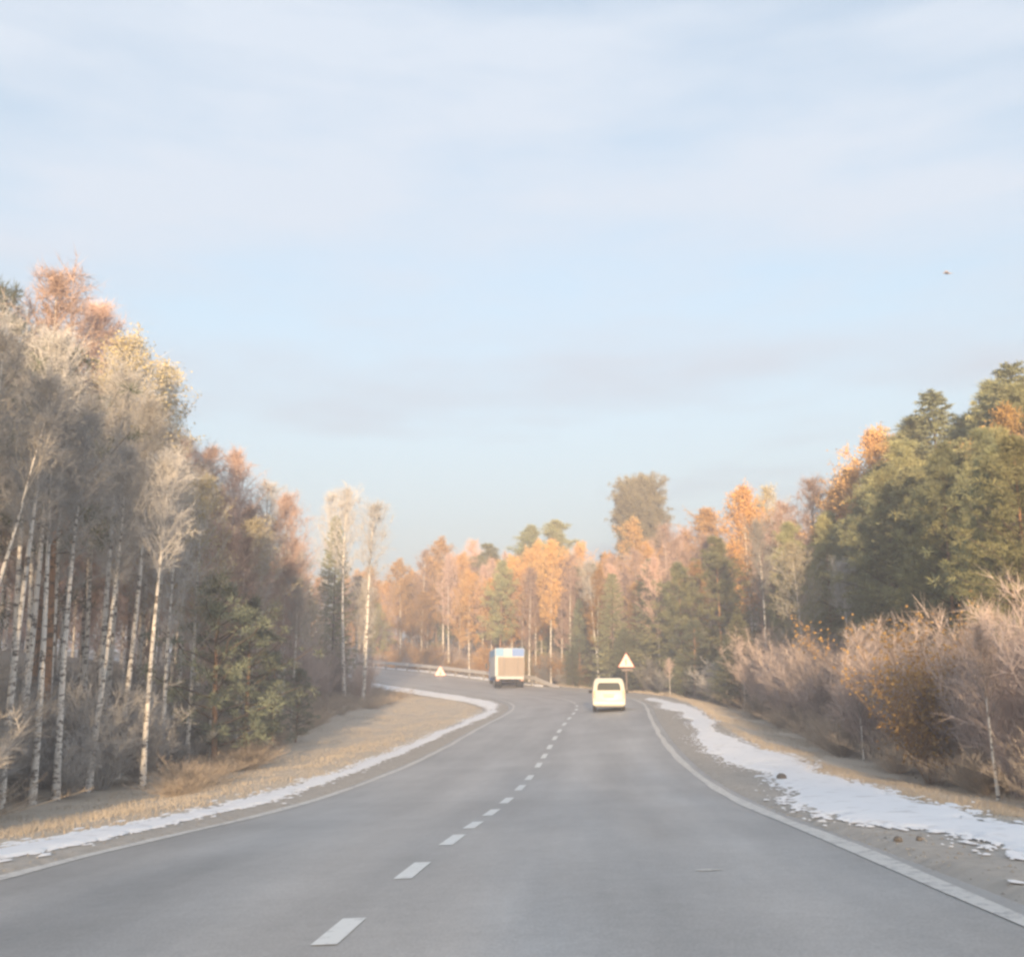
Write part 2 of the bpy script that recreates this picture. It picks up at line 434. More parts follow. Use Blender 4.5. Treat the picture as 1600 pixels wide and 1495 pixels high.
def snow(s, lo, hi, label, ragged=0.25, crown=0.035, seed=1, dz=0.0):
    s = np.asarray(s, float)
    S = np.arange(s[0], s[-1], 0.08)
    LO = np.interp(S, s, lo); HI = np.interp(S, s, hi)
    wdt = np.clip(HI - LO, 0.02, None)
    rg = np.minimum(ragged, wdt * 0.4)
    oct_ = lambda sd: 0.7 * vnoise(S, S * 0, 5.3, sd) + 0.45 * vnoise(S, S * 0 + 7, 1.7, sd + 1) + 0.3 * vnoise(S, S * 0 + 3, 0.55, sd + 2) + 0.15 * vnoise(S, S * 0 + 5, 0.2, sd + 3)
    LO = LO + rg * oct_(seed); HI = HI + rg * oct_(seed + 4)
    HI = np.maximum(HI, LO + 0.03)
    o = ribbon('snow', S, LO, HI, 12, M_SNOW, dz, crown=crown, skirt=0.03, rough=0.6, seed=seed + 5)
    # loose crumbs and thin left-overs along both edges
    g = np.random.default_rng(seed + 90); kN = int(45 * (s[-1] - s[0]))
    q = g.uniform(S[0], S[-1], kN); e = g.exponential(0.11, kN) * np.where(g.uniform(size=kN) < 0.6, -1, 1)
    off = np.where(e < 0, np.interp(q, S, LO) + e, np.interp(q, S, HI) + 0.6 * e)
    okk = np.abs(off) > 3.78; q, off = q[okk], off[okk]; rr = 0.012 + 0.06 * g.uniform(0, 1, len(q)) ** 2
    base = road_pt(q, off, dz + 0.002); ang = np.linspace(0, 2 * np.pi, 7, endpoint=False)
    rad = rr[:, None] * g.uniform(0.5, 1.3, (len(q), 7)); el_ = g.uniform(1.2, 3.2, (len(q), 1))
    px_ = np.interp(q, ST, PS)[:, None]
    X = rad * np.cos(ang); Y = rad * np.sin(ang) * el_
    P = np.stack([base[:, 0, None] + X * np.cos(px_) + Y * np.sin(px_), base[:, 1, None] - X * np.sin(px_) + Y * np.cos(px_), np.repeat(base[:, 2, None], 7, 1)], -1)
    top = base + np.array([0, 0, 1]) * (0.12 * rr + 0.006)[:, None]
    Vc = np.concatenate([P, top[:, None]], 1).reshape(-1, 3); b0 = (np.arange(len(q)) * 8)[:, None]; jj = np.arange(7)[None]
    Fc = np.stack([b0 + jj, b0 + (jj + 1) % 7, np.broadcast_to(b0 + 7, (len(q), 7))], -1).reshape(-1, 3)
    me_ = o.data; nv = len(me_.vertices); bm = bmesh.new(); bm.from_mesh(me_)
    nvs = [bm.verts.new(v) for v in Vc]
    for f_ in Fc:
        bm.faces.new([nvs[i] for i in f_]).smooth = True
    bm.to_mesh(me_); bm.free()
    return prop(o, label, 'snow', 'old snow left along the road', 'stuff')


snow([4, 7, 9, 10, 11.5, 14, 18, 22, 26, 31, 38, 46, 53, 58, 64], [4.9, 4.85, 4.75, 4.5, 4.3, 4.2, 4.7, 4.95, 4.75, 4.85, 4.9, 4.75, 4.6, 4.5, 4.3],
     [5.7, 5.6, 5.6, 5.45, 5.5, 5.75, 6.2, 6.1, 6.05, 5.8, 5.7, 5.9, 5.8, 5.3, 4.9], 'broad bright snow patch on the right shoulder beside the tan bank', 0.52, 0.028, 31)
snow([-6, 2, 8, 12, 20, 30, 40, 50, 60], [-4.95, -4.95, -4.95, -5.0, -5.1, -5.15, -5.1, -5.1, -5.0], [-4.45, -4.42, -4.45, -4.42, -4.5, -4.6, -4.55, -4.5, -4.45],
     'thin strip of snow along the left road edge', 0.2, 0.018, 41)
snow([60, 66, 74, 82, 90, 98, 106], [-5.0, -5.4, -5.9, -6.2, -6.4, -6.2, -5.8], [-4.5, -4.4, -4.5, -4.3, -4.4, -4.6, -4.8], 'wide snow strip on the inside of the far left bend', 0.2, 0.06, 51)
snow([86, 92, 100, 108, 116, 124, 132], [4.6, 4.7, 4.8, 5.0, 5.0, 5.0, 5.1], [5.0, 5.3, 5.6, 5.7, 5.8, 5.8, 5.7], 'faint snow strip on the outside of the far bend', 0.2, 0.08, 61)


# ------------------------------------------------------------------ plants: mesh builders
def unit(v): return v / np.maximum(np.linalg.norm(v, axis=-1, keepdims=True), 1e-9)


def perp(d, rng):
    r = rng.normal(size=d.shape); r = r - (r * d).sum(-1, keepdims=True) * d
    return unit(r)


def slivers(base, d, ln, w, rng):
    """one thin triangle each"""
    p = perp(d, rng) * (np.asarray(w)[..., None] / 2)
    V = np.stack([base - p, base + p, base + d * np.asarray(ln)[..., None]], 1)
    return V.reshape(-1, 3)


def tubes(P, r, sides):
    """P (n,k,3) polylines, r (n,k) radii -> verts, quads"""
    n, k, _ = P.shape
    t = np.gradient(P, axis=1); t = unit(t)
    ref = np.where(np.abs(t[..., 2:3]) > 0.9, np.array([1.0, 0, 0]), np.array([0, 0, 1.0]))
    a = unit(np.cross(t, ref)); b = np.cross(t, a)
    an = np.linspace(0, 2 * np.pi, sides, endpoint=False)
    V = P[:, :, None] + r[:, :, None, None] * (a[:, :, None] * np.cos(an)[None, None, :, None] + b[:, :, None] * np.sin(an)[None, None, :, None])
    V = V.reshape(-1, 3)
    base = (np.arange(n)[:, None, None] * k + np.arange(k - 1)[None, :, None]) * sides
    j = np.arange(sides)[None, None]; j2 = (j + 1) % sides
    Q = np.stack([base + j, base + j2, base + sides + j2, base + sides + j], -1).reshape(-1, 4)
    return V, Q


class Acc:
    def __init__(self): self.V = []; self.I = []; self.C = []; self.M = []; self.n = 0
    def tri(self, V, mi):
        k = len(V) // 3; self.V.append(V); self.I.append(np.arange(3 * k) + self.n); self.C.append(np.full(k, 3)); self.M.append(np.full(k, mi)); self.n += len(V)
    def quad(self, V, Q, mi):
        self.V.append(V); self.I.append(Q.ravel() + self.n); self.C.append(np.full(len(Q), 4)); self.M.append(np.full(len(Q), mi)); self.n += len(V)
    def mesh(self, name, mats):
        return make_mesh(name, np.concatenate(self.V), np.concatenate(self.C), np.concatenate(self.I), mats, np.concatenate(self.M))


def trunk_curve(rng, H, bend):
    k = 9; t = np.linspace(0, 1, k)
    ph = rng.uniform(0, 6.28, 2)
    x = bend * H * (np.sin(t * 3.0 + ph[0]) - math.sin(ph[0])) * 0.5; y = bend * H * (np.sin(t * 2.6 + ph[1]) - math.sin(ph[1])) * 0.5
    return np.stack([x, y, t * H], 1)


def curve_at(C, t):
    k = np.linspace(0, 1, len(C))
    return np.stack([np.interp(t, k, C[:, i]) for i in range(3)], -1)


def deciduous(seed, H, crown_lo, width, upright, n1, n2, n3, twig_len, twig_w, leaves=0, leaf=0.08, mats=(), bark=None, r0=0.11, bend=0.02, fork=None, leaf_lo=0.0, droop=0.1):
    rng = np.random.default_rng(seed)
    C = trunk_curve(rng, H, bend)
    tr = Acc(); rr = np.interp(np.linspace(0, 1, 9), [0, 0.04, 0.5, 1], [r0 * 1.25, r0, r0 * 0.62, 0.012])
    V, Q = tubes(C[None], rr[None], 8); tr.quad(V, Q, 0)
    curves = [(C, 1.0)]
    if fork:
        t0, dx, dz = fork
        b0 = curve_at(C, t0)
        u = np.linspace(0, 1, 8)
        F = b0 + np.stack([dx * (u ** 0.9), 0.1 * np.sin(u * 5), dz * u], 1)
        V, Q = tubes(F[None], np.interp(u, [0, 0.3, 1], [r0 * 0.7, r0 * 0.55, 0.012])[None], 7); tr.quad(V, Q, 0)
        curves.append((F, 0.55))
    cr = Acc()
    for C_, share in curves:
        m = max(6, int(n1 * share))
        lo = crown_lo if share == 1 else 0.35
        t = lo + (0.985 - lo) * (np.arange(m) + rng.uniform(0, 1, m)) / m
        B = curve_at(C_, t)
        q = (t - lo) / (1 - lo)
        prof = np.clip(np.sin(np.pi * (0.14 + 0.84 * q ** 0.8)), 0.05, 1)
        azm = np.arange(m) * 2.39996 + rng.uniform(-0.5, 0.5, m)
        Ln = width * prof * rng.uniform(0.5, 1.3, m) * (0.8 if share < 1 else 1) / np.sin(upright) * 0.8
        inc = upright * rng.uniform(0.65, 1.25, m) * (1.15 - 0.45 * q)
        D = np.stack([np.sin(inc) * np.cos(azm), np.sin(inc) * np.sin(azm), np.cos(inc)], 1)
        u = np.linspace(0, 1, 5)
        P = B[:, None] + D[:, None] * (Ln[:, None] * u)[..., None]
        P[..., 2] += (Ln[:, None] * u ** 2) * rng.uniform(-0.05, 0.22, (m, 1))
        P[..., :2] += rng.normal(0, 0.04, (m, 5, 2)) * u[None, :, None] * Ln[:, None, None]
        rb = (0.006 + 0.009 * Ln / max(width, .5))[:, None] * (1 - 0.8 * u)[None] + 0.003
        V, Q = tubes(P, rb, 4); cr.quad(V, Q, 0)
        # second order
        uu = rng.uniform(0.2, 1.0, (m, n2)); i4 = np.clip((uu * 4).astype(int), 0, 3); fr = uu * 4 - i4
        idx = np.arange(m)[:, None]
        B2 = P[idx, i4] * (1 - fr)[..., None] + P[idx, i4 + 1] * fr[..., None]
        D2 = unit(D[:, None] + rng.normal(0, 0.65, (m, n2, 3)) + np.array([0, 0, 0.25]))
        L2 = Ln[:, None] * rng.uniform(0.18, 0.42, (m, n2)) * (1.15 - 0.5 * uu) + 0.12
        B2, D2, L2 = B2.reshape(-1, 3), D2.reshape(-1, 3), L2.ravel()
        cr.tri(slivers(B2, D2, L2, np.full(len(L2), twig_w * 1.9), rng), 0)
        # third order
        k = n3
        u3 = rng.uniform(0.15, 1.0, (len(B2), k))
        B3 = B2[:, None] + D2[:, None] * (L2[:, None] * u3)[..., None]
        D3 = unit(D2[:, None] * 0.8 + rng.normal(0, 0.75, (len(B2), k, 3)) + np.array([0, 0, -droop]))
        L3 = twig_len * rng.uniform(0.5, 1.3, (len(B2), k))
        B3, D3, L3 = B3.reshape(-1, 3), D3.reshape(-1, 3), L3.ravel()
        cr.tri(slivers(B3, D3, L3, np.full(len(L3), twig_w), rng), 0)
        if leaves:
            nl = int(leaves * share)
            pk = rng.integers(0, len(B3), nl * 2)
            z = B3[pk, 2] / H
            pk = pk[(z > leaf_lo) | (rng.uniform(size=len(pk)) < 0.25)][:nl]
            bl = B3[pk] + D3[pk] * (L3[pk] * rng.uniform(0.1, 1.1, len(pk)))[:, None]
            dl = unit(rng.normal(0, 1, (len(pk), 3)) + np.array([0, 0, -0.4]))
            sz = leaf * rng.uniform(0.7, 1.3, len(pk))
            cr.tri(slivers(bl, dl, sz, sz * 0.95, rng), 1)
    return tr.mesh('trunk', [bark]), cr.mesh('crown', list(mats)), H


def conifer(seed, H, width, n1, mats, bark, base=0.06, droop=0.3, spread=1.0, gaps=0.12, r0=0.13):
    rng = np.random.default_rng(seed)
    C = trunk_curve(rng, H, 0.006)
    tr = Acc(); V, Q = tubes(C[None], np.interp(np.linspace(0, 1, 9), [0, 1], [r0, 0.015])[None], 8); tr.quad(V, Q, 0)
    t = base + (0.99 - base) * ((np.arange(n1) + rng.uniform(0, 1, n1)) / n1) ** 0.92
    q = (t - base) / (1 - base)
    keep = rng.uniform(size=n1) > gaps
    t, q = t[keep], q[keep]; m = len(t)
    B = curve_at(C, t)
    azm = np.arange(m) * 2.39996 + rng.uniform(-0.6, 0.6, m)
    Ln = (width * (1 - q) ** 0.75 * (1 - 0.25 * np.exp(-q * 9)) + 0.12) * rng.uniform(0.68, 1.2, m)
    inc = np.pi / 2 + droop * (1 - q * 1.9) * rng.uniform(0.5, 1.4, m)
    D = np.stack([np.sin(inc) * np.cos(azm), np.sin(inc) * np.sin(azm), np.cos(inc)], 1)
    u = np.linspace(0, 1, 4)
    P = B[:, None] + D[:, None] * (Ln[:, None] * u)[..., None]
    P[..., 2] += Ln[:, None] * u ** 2 * 0.22
    cr = Acc()
    V, Q = tubes(P, (0.006 + 0.012 * Ln / width)[:, None] * (1 - 0.8 * u)[None] + 0.002, 3); cr.quad(V, Q, 1)
    k = 18
    uu = rng.uniform(0.12, 1.0, (m, k)); i3 = np.clip((uu * 3).astype(int), 0, 2); fr = uu * 3 - i3; idx = np.arange(m)[:, None]
    B2 = P[idx, i3] * (1 - fr)[..., None] + P[idx, i3 + 1] * fr[..., None]
    side = np.stack([-np.sin(azm), np.cos(azm), np.zeros(m)], 1)
    sg = rng.choice([-1, 1], (m, k))
    D2 = unit(D[:, None] * rng.uniform(0.35, 1.0, (m, k, 1)) + side[:, None] * (sg * rng.uniform(0.2, 1.0, (m, k)))[..., None] + np.stack([np.zeros((m, k)), np.zeros((m, k)), rng.uniform(-0.55, 0.15, (m, k))], -1))
    L2 = (0.16 + 0.30 * Ln[:, None] * (1.1 - uu)) * rng.uniform(0.6, 1.3, (m, k)) * spread
    B2, D2, L2 = B2.reshape(-1, 3), D2.reshape(-1, 3), L2.ravel()
    cr.tri(slivers(B2, D2, L2, 0.03 + 0.10 * L2, rng), 0)
    kk = 6
    u3 = rng.uniform(0.05, 1.0, (len(B2), kk))
    B3 = B2[:, None] + D2[:, None] * (L2[:, None] * u3)[..., None]
    D3 = unit(D2[:, None] * 0.7 + rng.normal(0, 0.6, (len(B2), kk, 3)) + np.array([0, 0, -0.15]))
    B3, D3 = B3.reshape(-1, 3), D3.reshape(-1, 3)
    cr.tri(slivers(B3, D3, rng.uniform(0.09, 0.20, len(B3)), rng.uniform(0.025, 0.05, len(B3)), rng), 0)
    return tr.mesh('trunk', [bark]), cr.mesh('crown', list(mats)), H


def pine(seed, H, crown_lo, width, n1, mats, bark, top_round=0.55, clumps=7, needles=44, bend=0.02, r0=0.14, cl=0.34):
    rng = np.random.default_rng(seed)
    C = trunk_curve(rng, H, bend)
    tr = Acc(); V, Q = tubes(C[None], np.interp(np.linspace(0, 1, 9), [0, 1], [r0, 0.02])[None], 8); tr.quad(V, Q, 0)
    m = n1
    t = crown_lo + (0.985 - crown_lo) * (np.arange(m) + rng.uniform(0, 1, m)) / m
    q = (t - crown_lo) / (1 - crown_lo); B = curve_at(C, t)
    prof = np.clip((1 - q ** (1 / max(top_round, .1) * 1.2)) ** 0.6, 0.08, 1) * (0.65 + 0.35 * np.sin(np.pi * np.clip(q * 1.2, 0, 1)))
    azm = np.arange(m) * 2.39996 + rng.uniform(-0.7, 0.7, m)
    Ln = width * prof * rng.uniform(0.6, 1.25, m)
    inc = 1.45 - 0.75 * q + rng.uniform(-0.2, 0.2, m)
    D = np.stack([np.sin(inc) * np.cos(azm), np.sin(inc) * np.sin(azm), np.cos(inc)], 1)
    u = np.linspace(0, 1, 5)
    P = B[:, None] + D[:, None] * (Ln[:, None] * u)[..., None]
    P[..., 2] += Ln[:, None] * u ** 2 * rng.uniform(0.0, 0.3, (m, 1)); P += rng.normal(0, 0.03, (m, 5, 3)) * u[None, :, None] * Ln[:, None, None]
    cr = Acc(); V, Q = tubes(P, (0.012 + 0.02 * Ln / width)[:, None] * (1 - 0.8 * u)[None] + 0.003, 4); cr.quad(V, Q, 1)
    uu = 1 - rng.uniform(0, 0.72, (m, clumps)) ** 1.3; i4 = np.clip((uu * 4).astype(int), 0, 3); fr = uu * 4 - i4; idx = np.arange(m)[:, None]
    K = P[idx, i4] * (1 - fr)[..., None] + P[idx, i4 + 1] * fr[..., None] + rng.normal(0, 0.13, (m, clumps, 3)) * np.minimum(Ln, 1.5)[:, None, None]
    rad = cl * rng.uniform(0.6, 1.25, (m, clumps))
    d = unit(rng.normal(0, 1, (m, clumps, needles, 3)) + np.array([0, 0, 0.45]))
    st = K[:, :, None] + d * (rad[..., None] * rng.uniform(0.0, 0.7, (m, clumps, needles)))[..., None] * np.array([1, 1, 0.7])
    ln = rad[..., None] * rng.uniform(0.35, 0.75, (m, clumps, needles))
    cr.tri(slivers(st.reshape(-1, 3), d.reshape(-1, 3), ln.ravel(), 0.012 + 0.06 * ln.ravel(), rng), 0)
    return tr.mesh('trunk', [bark]), cr.mesh('crown', list(mats)), H


def thicket(seed, H, spread, stems, n2, n3, mats, twig_w=0.012, leaves=0, leaf=0.06):
    rng = np.random.default_rng(seed)
    m = stems; azm = rng.uniform(0, 6.283, m); inc = rng.uniform(0.03, 1.0, m) * spread
    D = np.stack([np.sin(inc) * np.cos(azm), np.sin(inc) * np.sin(azm), np.cos(inc)], 1)
    Ln = H / np.maximum(np.cos(inc), .5) * rng.uniform(0.45, 1.02, m)
    B = np.stack([np.cos(azm) * 0.3 * H * .15 * rng.uniform(0, 1, m), np.sin(azm) * 0.3 * H * .15, np.full(m, -0.05)], 1)
    u = np.linspace(0, 1, 5)
    P = B[:, None] + D[:, None] * (Ln[:, None] * u)[..., None]
    P[..., 2] -= Ln[:, None] * u ** 2 * 0.12 * (inc[:, None] / max(spread, .1))
    P[..., :2] += rng.normal(0, 0.018, (m, 5, 2)) * u[None, :, None] * Ln[:, None, None]
    st = Acc(); V, Q = tubes(P, (0.002 + 0.0018 * Ln)[:, None] * (1 - 0.85 * u)[None] + 0.002, 4); st.quad(V, Q, 0)
    cr = Acc()
    uu = rng.uniform(0.12, 1, (m, n2)); i4 = np.clip((uu * 4).astype(int), 0, 3); fr = uu * 4 - i4; idx = np.arange(m)[:, None]
    B2 = (P[idx, i4] * (1 - fr)[..., None] + P[idx, i4 + 1] * fr[..., None]).reshape(-1, 3)
    D2 = unit(D[:, None] + rng.normal(0, 0.6, (m, n2, 3)) + np.array([0, 0, 0.35])).reshape(-1, 3)
    L2 = (H * rng.uniform(0.10, 0.30, (m, n2)) * (1.2 - 0.6 * uu)).ravel()
    cr.tri(slivers(B2, D2, L2, np.full(len(L2), twig_w * 1.5), rng), 0)
    u3 = rng.uniform(0.1, 1, (len(B2), n3))
    B3 = (B2[:, None] + D2[:, None] * (L2[:, None] * u3)[..., None]).reshape(-1, 3)
    D3 = unit(D2[:, None] + rng.normal(0, 0.6, (len(B2), n3, 3)) + np.array([0, 0, 0.2])).reshape(-1, 3)
    L3 = H * rng.uniform(0.05, 0.13, len(B3))
    cr.tri(slivers(B3, D3, L3, np.full(len(L3), twig_w), rng), 0)
    if leaves:
        pk = rng.integers(0, len(B3), leaves)
        sz = leaf * rng.uniform(0.7, 1.3, leaves)
        cr.tri(slivers(B3[pk] + D3[pk] * L3[pk][:, None], unit(rng.normal(0, 1, (leaves, 3))), sz, sz, rng), 1)
    return st.mesh('stems', [mats[0]]), cr.mesh('twigs', list(mats)), H


def bark_birch(name, pale, dark):
    m, t, b = new_mat(name)
    tc_ = t.nodes.new('ShaderNodeTexCoord'); mp_ = t.nodes.new('ShaderNodeMapping'); mp_.inputs['Scale'].default_value = (3.0, 3.0, 5.5)
    n = t.nodes.new('ShaderNodeTexNoise'); n.inputs['Scale'].default_value = 1.2; n.inputs['Detail'].default_value = 6; n.inputs['Roughness'].default_value = 0.65
    t.links.new(tc_.outputs['Object'], mp_.inputs['Vector']); t.links.new(mp_.outputs['Vector'], n.inputs['Vector'])
    r = t.nodes.new('ShaderNodeValToRGB'); r.color_ramp.elements[0].position = 0.40; r.color_ramp.elements[1].position = 0.50
    r.color_ramp.elements[0].color = (*dark, 1); r.color_ramp.elements[1].color = (*pale, 1)
    t.links.new(n.outputs['Fac'], r.inputs['Fac']); t.links.new(r.outputs['Color'], b.inputs['Base Color'])
    b.inputs['Roughness'].default_value = 0.8
    return m


M_BIRCH = bark_birch('birch_bark', (0.74, 0.71, 0.66), (0.15, 0.13, 0.115))
M_GREYBARK = bark_birch('grey_bark', (0.30, 0.26, 0.23), (0.12, 0.10, 0.085))
M_PINEBARK = bark_birch('pine_bark', (0.34, 0.20, 0.12), (0.12, 0.085, 0.06))
M_TWIG = plant_mat('bare_birch_twigs', (0.49, 0.485, 0.475), (0.53, 0.51, 0.48))
M_TWIGRED = plant_mat('reddish_birch_twigs', (0.54, 0.41, 0.36), (0.60, 0.44, 0.36))
M_GOLD = plant_mat('golden_leaves', (0.60, 0.35, 0.12), (0.62, 0.42, 0.17))
M_GOLDTWIG = plant_mat('golden_birch_twigs', (0.44, 0.30, 0.19), (0.48, 0.34, 0.22))
M_YELLOW = plant_mat('pale_yellow_leaves', (0.46, 0.40, 0.20), (0.52, 0.45, 0.27))
M_SPRUCE = plant_mat('spruce_needles', (0.26, 0.29, 0.19), (0.37, 0.37, 0.21), 0.7)
M_PINE = plant_mat('pine_needles', (0.27, 0.30, 0.18), (0.40, 0.39, 0.20), 0.7)
M_PINEDARK = plant_mat('dark_pine_needles', (0.17, 0.20, 0.155), (0.22, 0.25, 0.17), 0.8)
M_PINEBROWN = plant_mat('brownish_pine_needles', (0.22, 0.20, 0.13), (0.28, 0.25, 0.16), 0.7)
M_CONBARK = plain('conifer_branch_bark', (0.13, 0.10, 0.08), 0.9)
M_THICKET = plant_mat('thicket_twigs', (0.51, 0.43, 0.395), (0.56, 0.465, 0.41), 0.5)
M_BRUSHTAN = plant_mat('tan_brush', (0.50, 0.42, 0.335), (0.56, 0.47, 0.37), 0.5)
M_DARKBRUSH = plant_mat('dark_undergrowth', (0.37, 0.37, 0.365), (0.45, 0.43, 0.405), 0.5)

# ------------------------------------------------------------------ one prototype mesh set per kind and variant
BARE = [deciduous(100 + i, 14, lo, w, up, 44, 11, 14, 0.42, 0.0105, mats=(M_TWIG,), bark=M_BIRCH, bend=bd) for i, (lo, w, up, bd) in enumerate(((0.48, 1.9, 0.55, 0.02), (0.56, 1.5, 0.5, 0.035), (0.42, 2.1, 0.58, 0.02), (0.62, 1.5, 0.52, 0.03)))]
RED = [deciduous(120 + i, 14, lo, w, up, 58, 13, 16, 0.42, 0.0135, mats=(M_TWIGRED,), bark=M_BIRCH, bend=0.02) for i, (lo, w, up) in enumerate(((0.25, 2.2, 0.55), (0.36, 2.0, 0.6), (0.2, 2.5, 0.66)))]
GOLD = [deciduous(140 + i, 14, lo, w, up, 54, 13, 10, 0.40, 0.012, leaves=13000, leaf=0.085, mats=(M_GOLDTWIG, M_GOLD), bark=M_BIRCH, bend=0.02) for i, (lo, w, up) in enumerate(((0.32, 2.1, 0.6), (0.4, 1.9, 0.55), (0.25, 2.4, 0.66)))]
YELL = [deciduous(160 + i, 14, lo, w, up, 50, 12, 13, 0.42, 0.011, leaves=8500, leaf=0.062, mats=(M_TWIG, M_YELLOW), bark=M_BIRCH, bend=0.02, leaf_lo=0.5) for i, (lo, w, up) in enumerate(((0.38, 2.1, 0.62), (0.3, 2.0, 0.6)))]
SPRUCE = [conifer(200 + i, 14, w, 230, (M_SPRUCE, M_CONBARK), M_CONBARK, base=bs, droop=dr, gaps=0.06) for i, (w, bs, dr) in enumerate(((2.9, 0.05, 0.3), (2.4, 0.04, 0.4), (3.3, 0.08, 0.25)))]
PINE = [pine(220 + i, 14, lo, w, 78, (M_PINE, M_CONBARK), M_PINEBARK, tr, clumps=9, needles=64, cl=0.36) for i, (lo, w, tr) in enumerate(((0.22, 2.7, 0.55), (0.3, 2.4, 0.5), (0.16, 2.9, 0.62)))]
PINED = [pine(240 + i, 14, lo, w, 26, (M_PINEDARK, M_CONBARK), M_PINEBARK, 0.5, clumps=6, needles=40, cl=0.42) for i, (lo, w) in enumerate(((0.35, 3.0), (0.5, 2.6)))]
YPINE = [pine(260 + i, 5, 0.10, 1.5, 40, (M_PINEDARK, M_CONBARK), M_PINEBARK, 0.5, clumps=6, needles=46, r0=0.07, cl=0.24) for i in range(2)]
DOME = [pine(280, 14, 0.64, 3.5, 190, (M_PINEBROWN, M_CONBARK), M_PINEBARK, 0.22, clumps=14, needles=60, cl=0.5, r0=0.22)]
THICK = [thicket(300 + i, 4, sp, 30, 14, 15, (M_THICKET,), 0.0095) for i, sp in enumerate((0.28, 0.36, 0.45))]
THGOLD = [thicket(320, 4, 0.55, 26, 12, 12, (M_GOLDTWIG, M_GOLD), leaves=15000, leaf=0.05)]
BRUSH = [thicket(330 + i, 1.6, 1.0, 60, 11, 13, (M_BRUSHTAN,), 0.005) for i in range(2)]
UNDER = [thicket(340 + i, 2.4, 0.5, 34, 13, 15, (M_DARKBRUSH,), 0.009) for i in range(2)]
KIND = {'bare': (BARE, 'birch_tree', 'birch tree'), 'red': (RED, 'birch_tree', 'birch tree'), 'gold': (GOLD, 'golden_birch_tree', 'birch tree'), 'yellow': (YELL, 'yellowing_birch_tree', 'birch tree'),
        'spruce': (SPRUCE, 'spruce_tree', 'spruce tree'), 'pine': (PINE, 'pine_tree', 'pine tree'), 'darkpine': (PINED, 'pine_tree', 'pine tree'), 'ypine': (YPINE, 'young_pine_tree', 'pine tree'),
        'dome': (DOME, 'pine_tree', 'pine tree'), 'thicket': (THICK, 'bare_shrub', 'shrub'), 'goldthicket': (THGOLD, 'golden_shrub', 'shrub'), 'brush': (BRUSH, 'dry_bush', 'bush'), 'under': (UNDER, 'undergrowth_bush', 'bush')}
FORK = deciduous(400, 14, 0.55, 1.2, 0.5, 26, 10, 11, 0.42, 0.013, mats=(M_TWIG,), bark=M_BIRCH, bend=0.012, fork=(0.36, 1.35, 6.2), r0=0.10)
POLE = deciduous(401, 5, 0.45, 0.8, 0.5, 26, 9, 9, 0.3, 0.011, mats=(M_THICKET,), bark=M_BIRCH, bend=0.012, r0=0.055)
KIND['fork'] = ([FORK], 'birch_tree', 'birch tree'); KIND['pole'] = ([POLE], 'young_birch_tree', 'birch tree')
USED = []


def plant(kind, x, y, height, label, group=None, wide=1.0, lean=0.0, var=None, rz=None, z=None):
    vs, nm, cat = KIND[kind]
    v = int(RNG.integers(len(vs))) if var is None else var
    t_, c_, H = vs[v]
    zz = float(ground_z(np.array([x]), np.array([y]))[0]) if z is None else z
    o = empty(nm, (x, y, zz - 0.04))
    k = height / H
    kw = k ** 0.7 * wide
    o.scale = (kw, kw, k)
    o.rotation_euler = (0, R(lean), float(RNG.uniform(0, 6.283)) if rz is None else rz)
    if rz is not None or lean:
        o.rotation_mode = 'ZYX' if False else 'XYZ'
        if rz is None: o.rotation_euler = (0, R(lean), 0)
    prop(o, label, cat, group)
    for nme, m in ((t_.name.split('.')[0], t_), (c_.name.split('.')[0], c_)):
        ch = bpy.data.objects.new(nme, m); COL.objects.link(ch); ch.parent = o
    USED.append((x, y, kind))
    return o


cP, sP = math.cos(PITCH), math.sin(PITCH)


def spot(u, v, y):
    """the world x and z of photo direction (u, v) at the distance y"""
    k = -(v - H_PX / 2) / F_PX
    z = y * (k * cP + sP) / (cP - k * sP)
    return (u - W_PX / 2) / F_PX * (y * cP + z * sP), z


def stand(kind, u, vtop, y, label, group=None, **kw):
    x, zt = spot(u, vtop, y)
    g = float(ground_z(np.array([x]), np.array([y]))[0])
    return plant(kind, x, y, max(zt - g, 0.8), label, group, z=g, **kw)


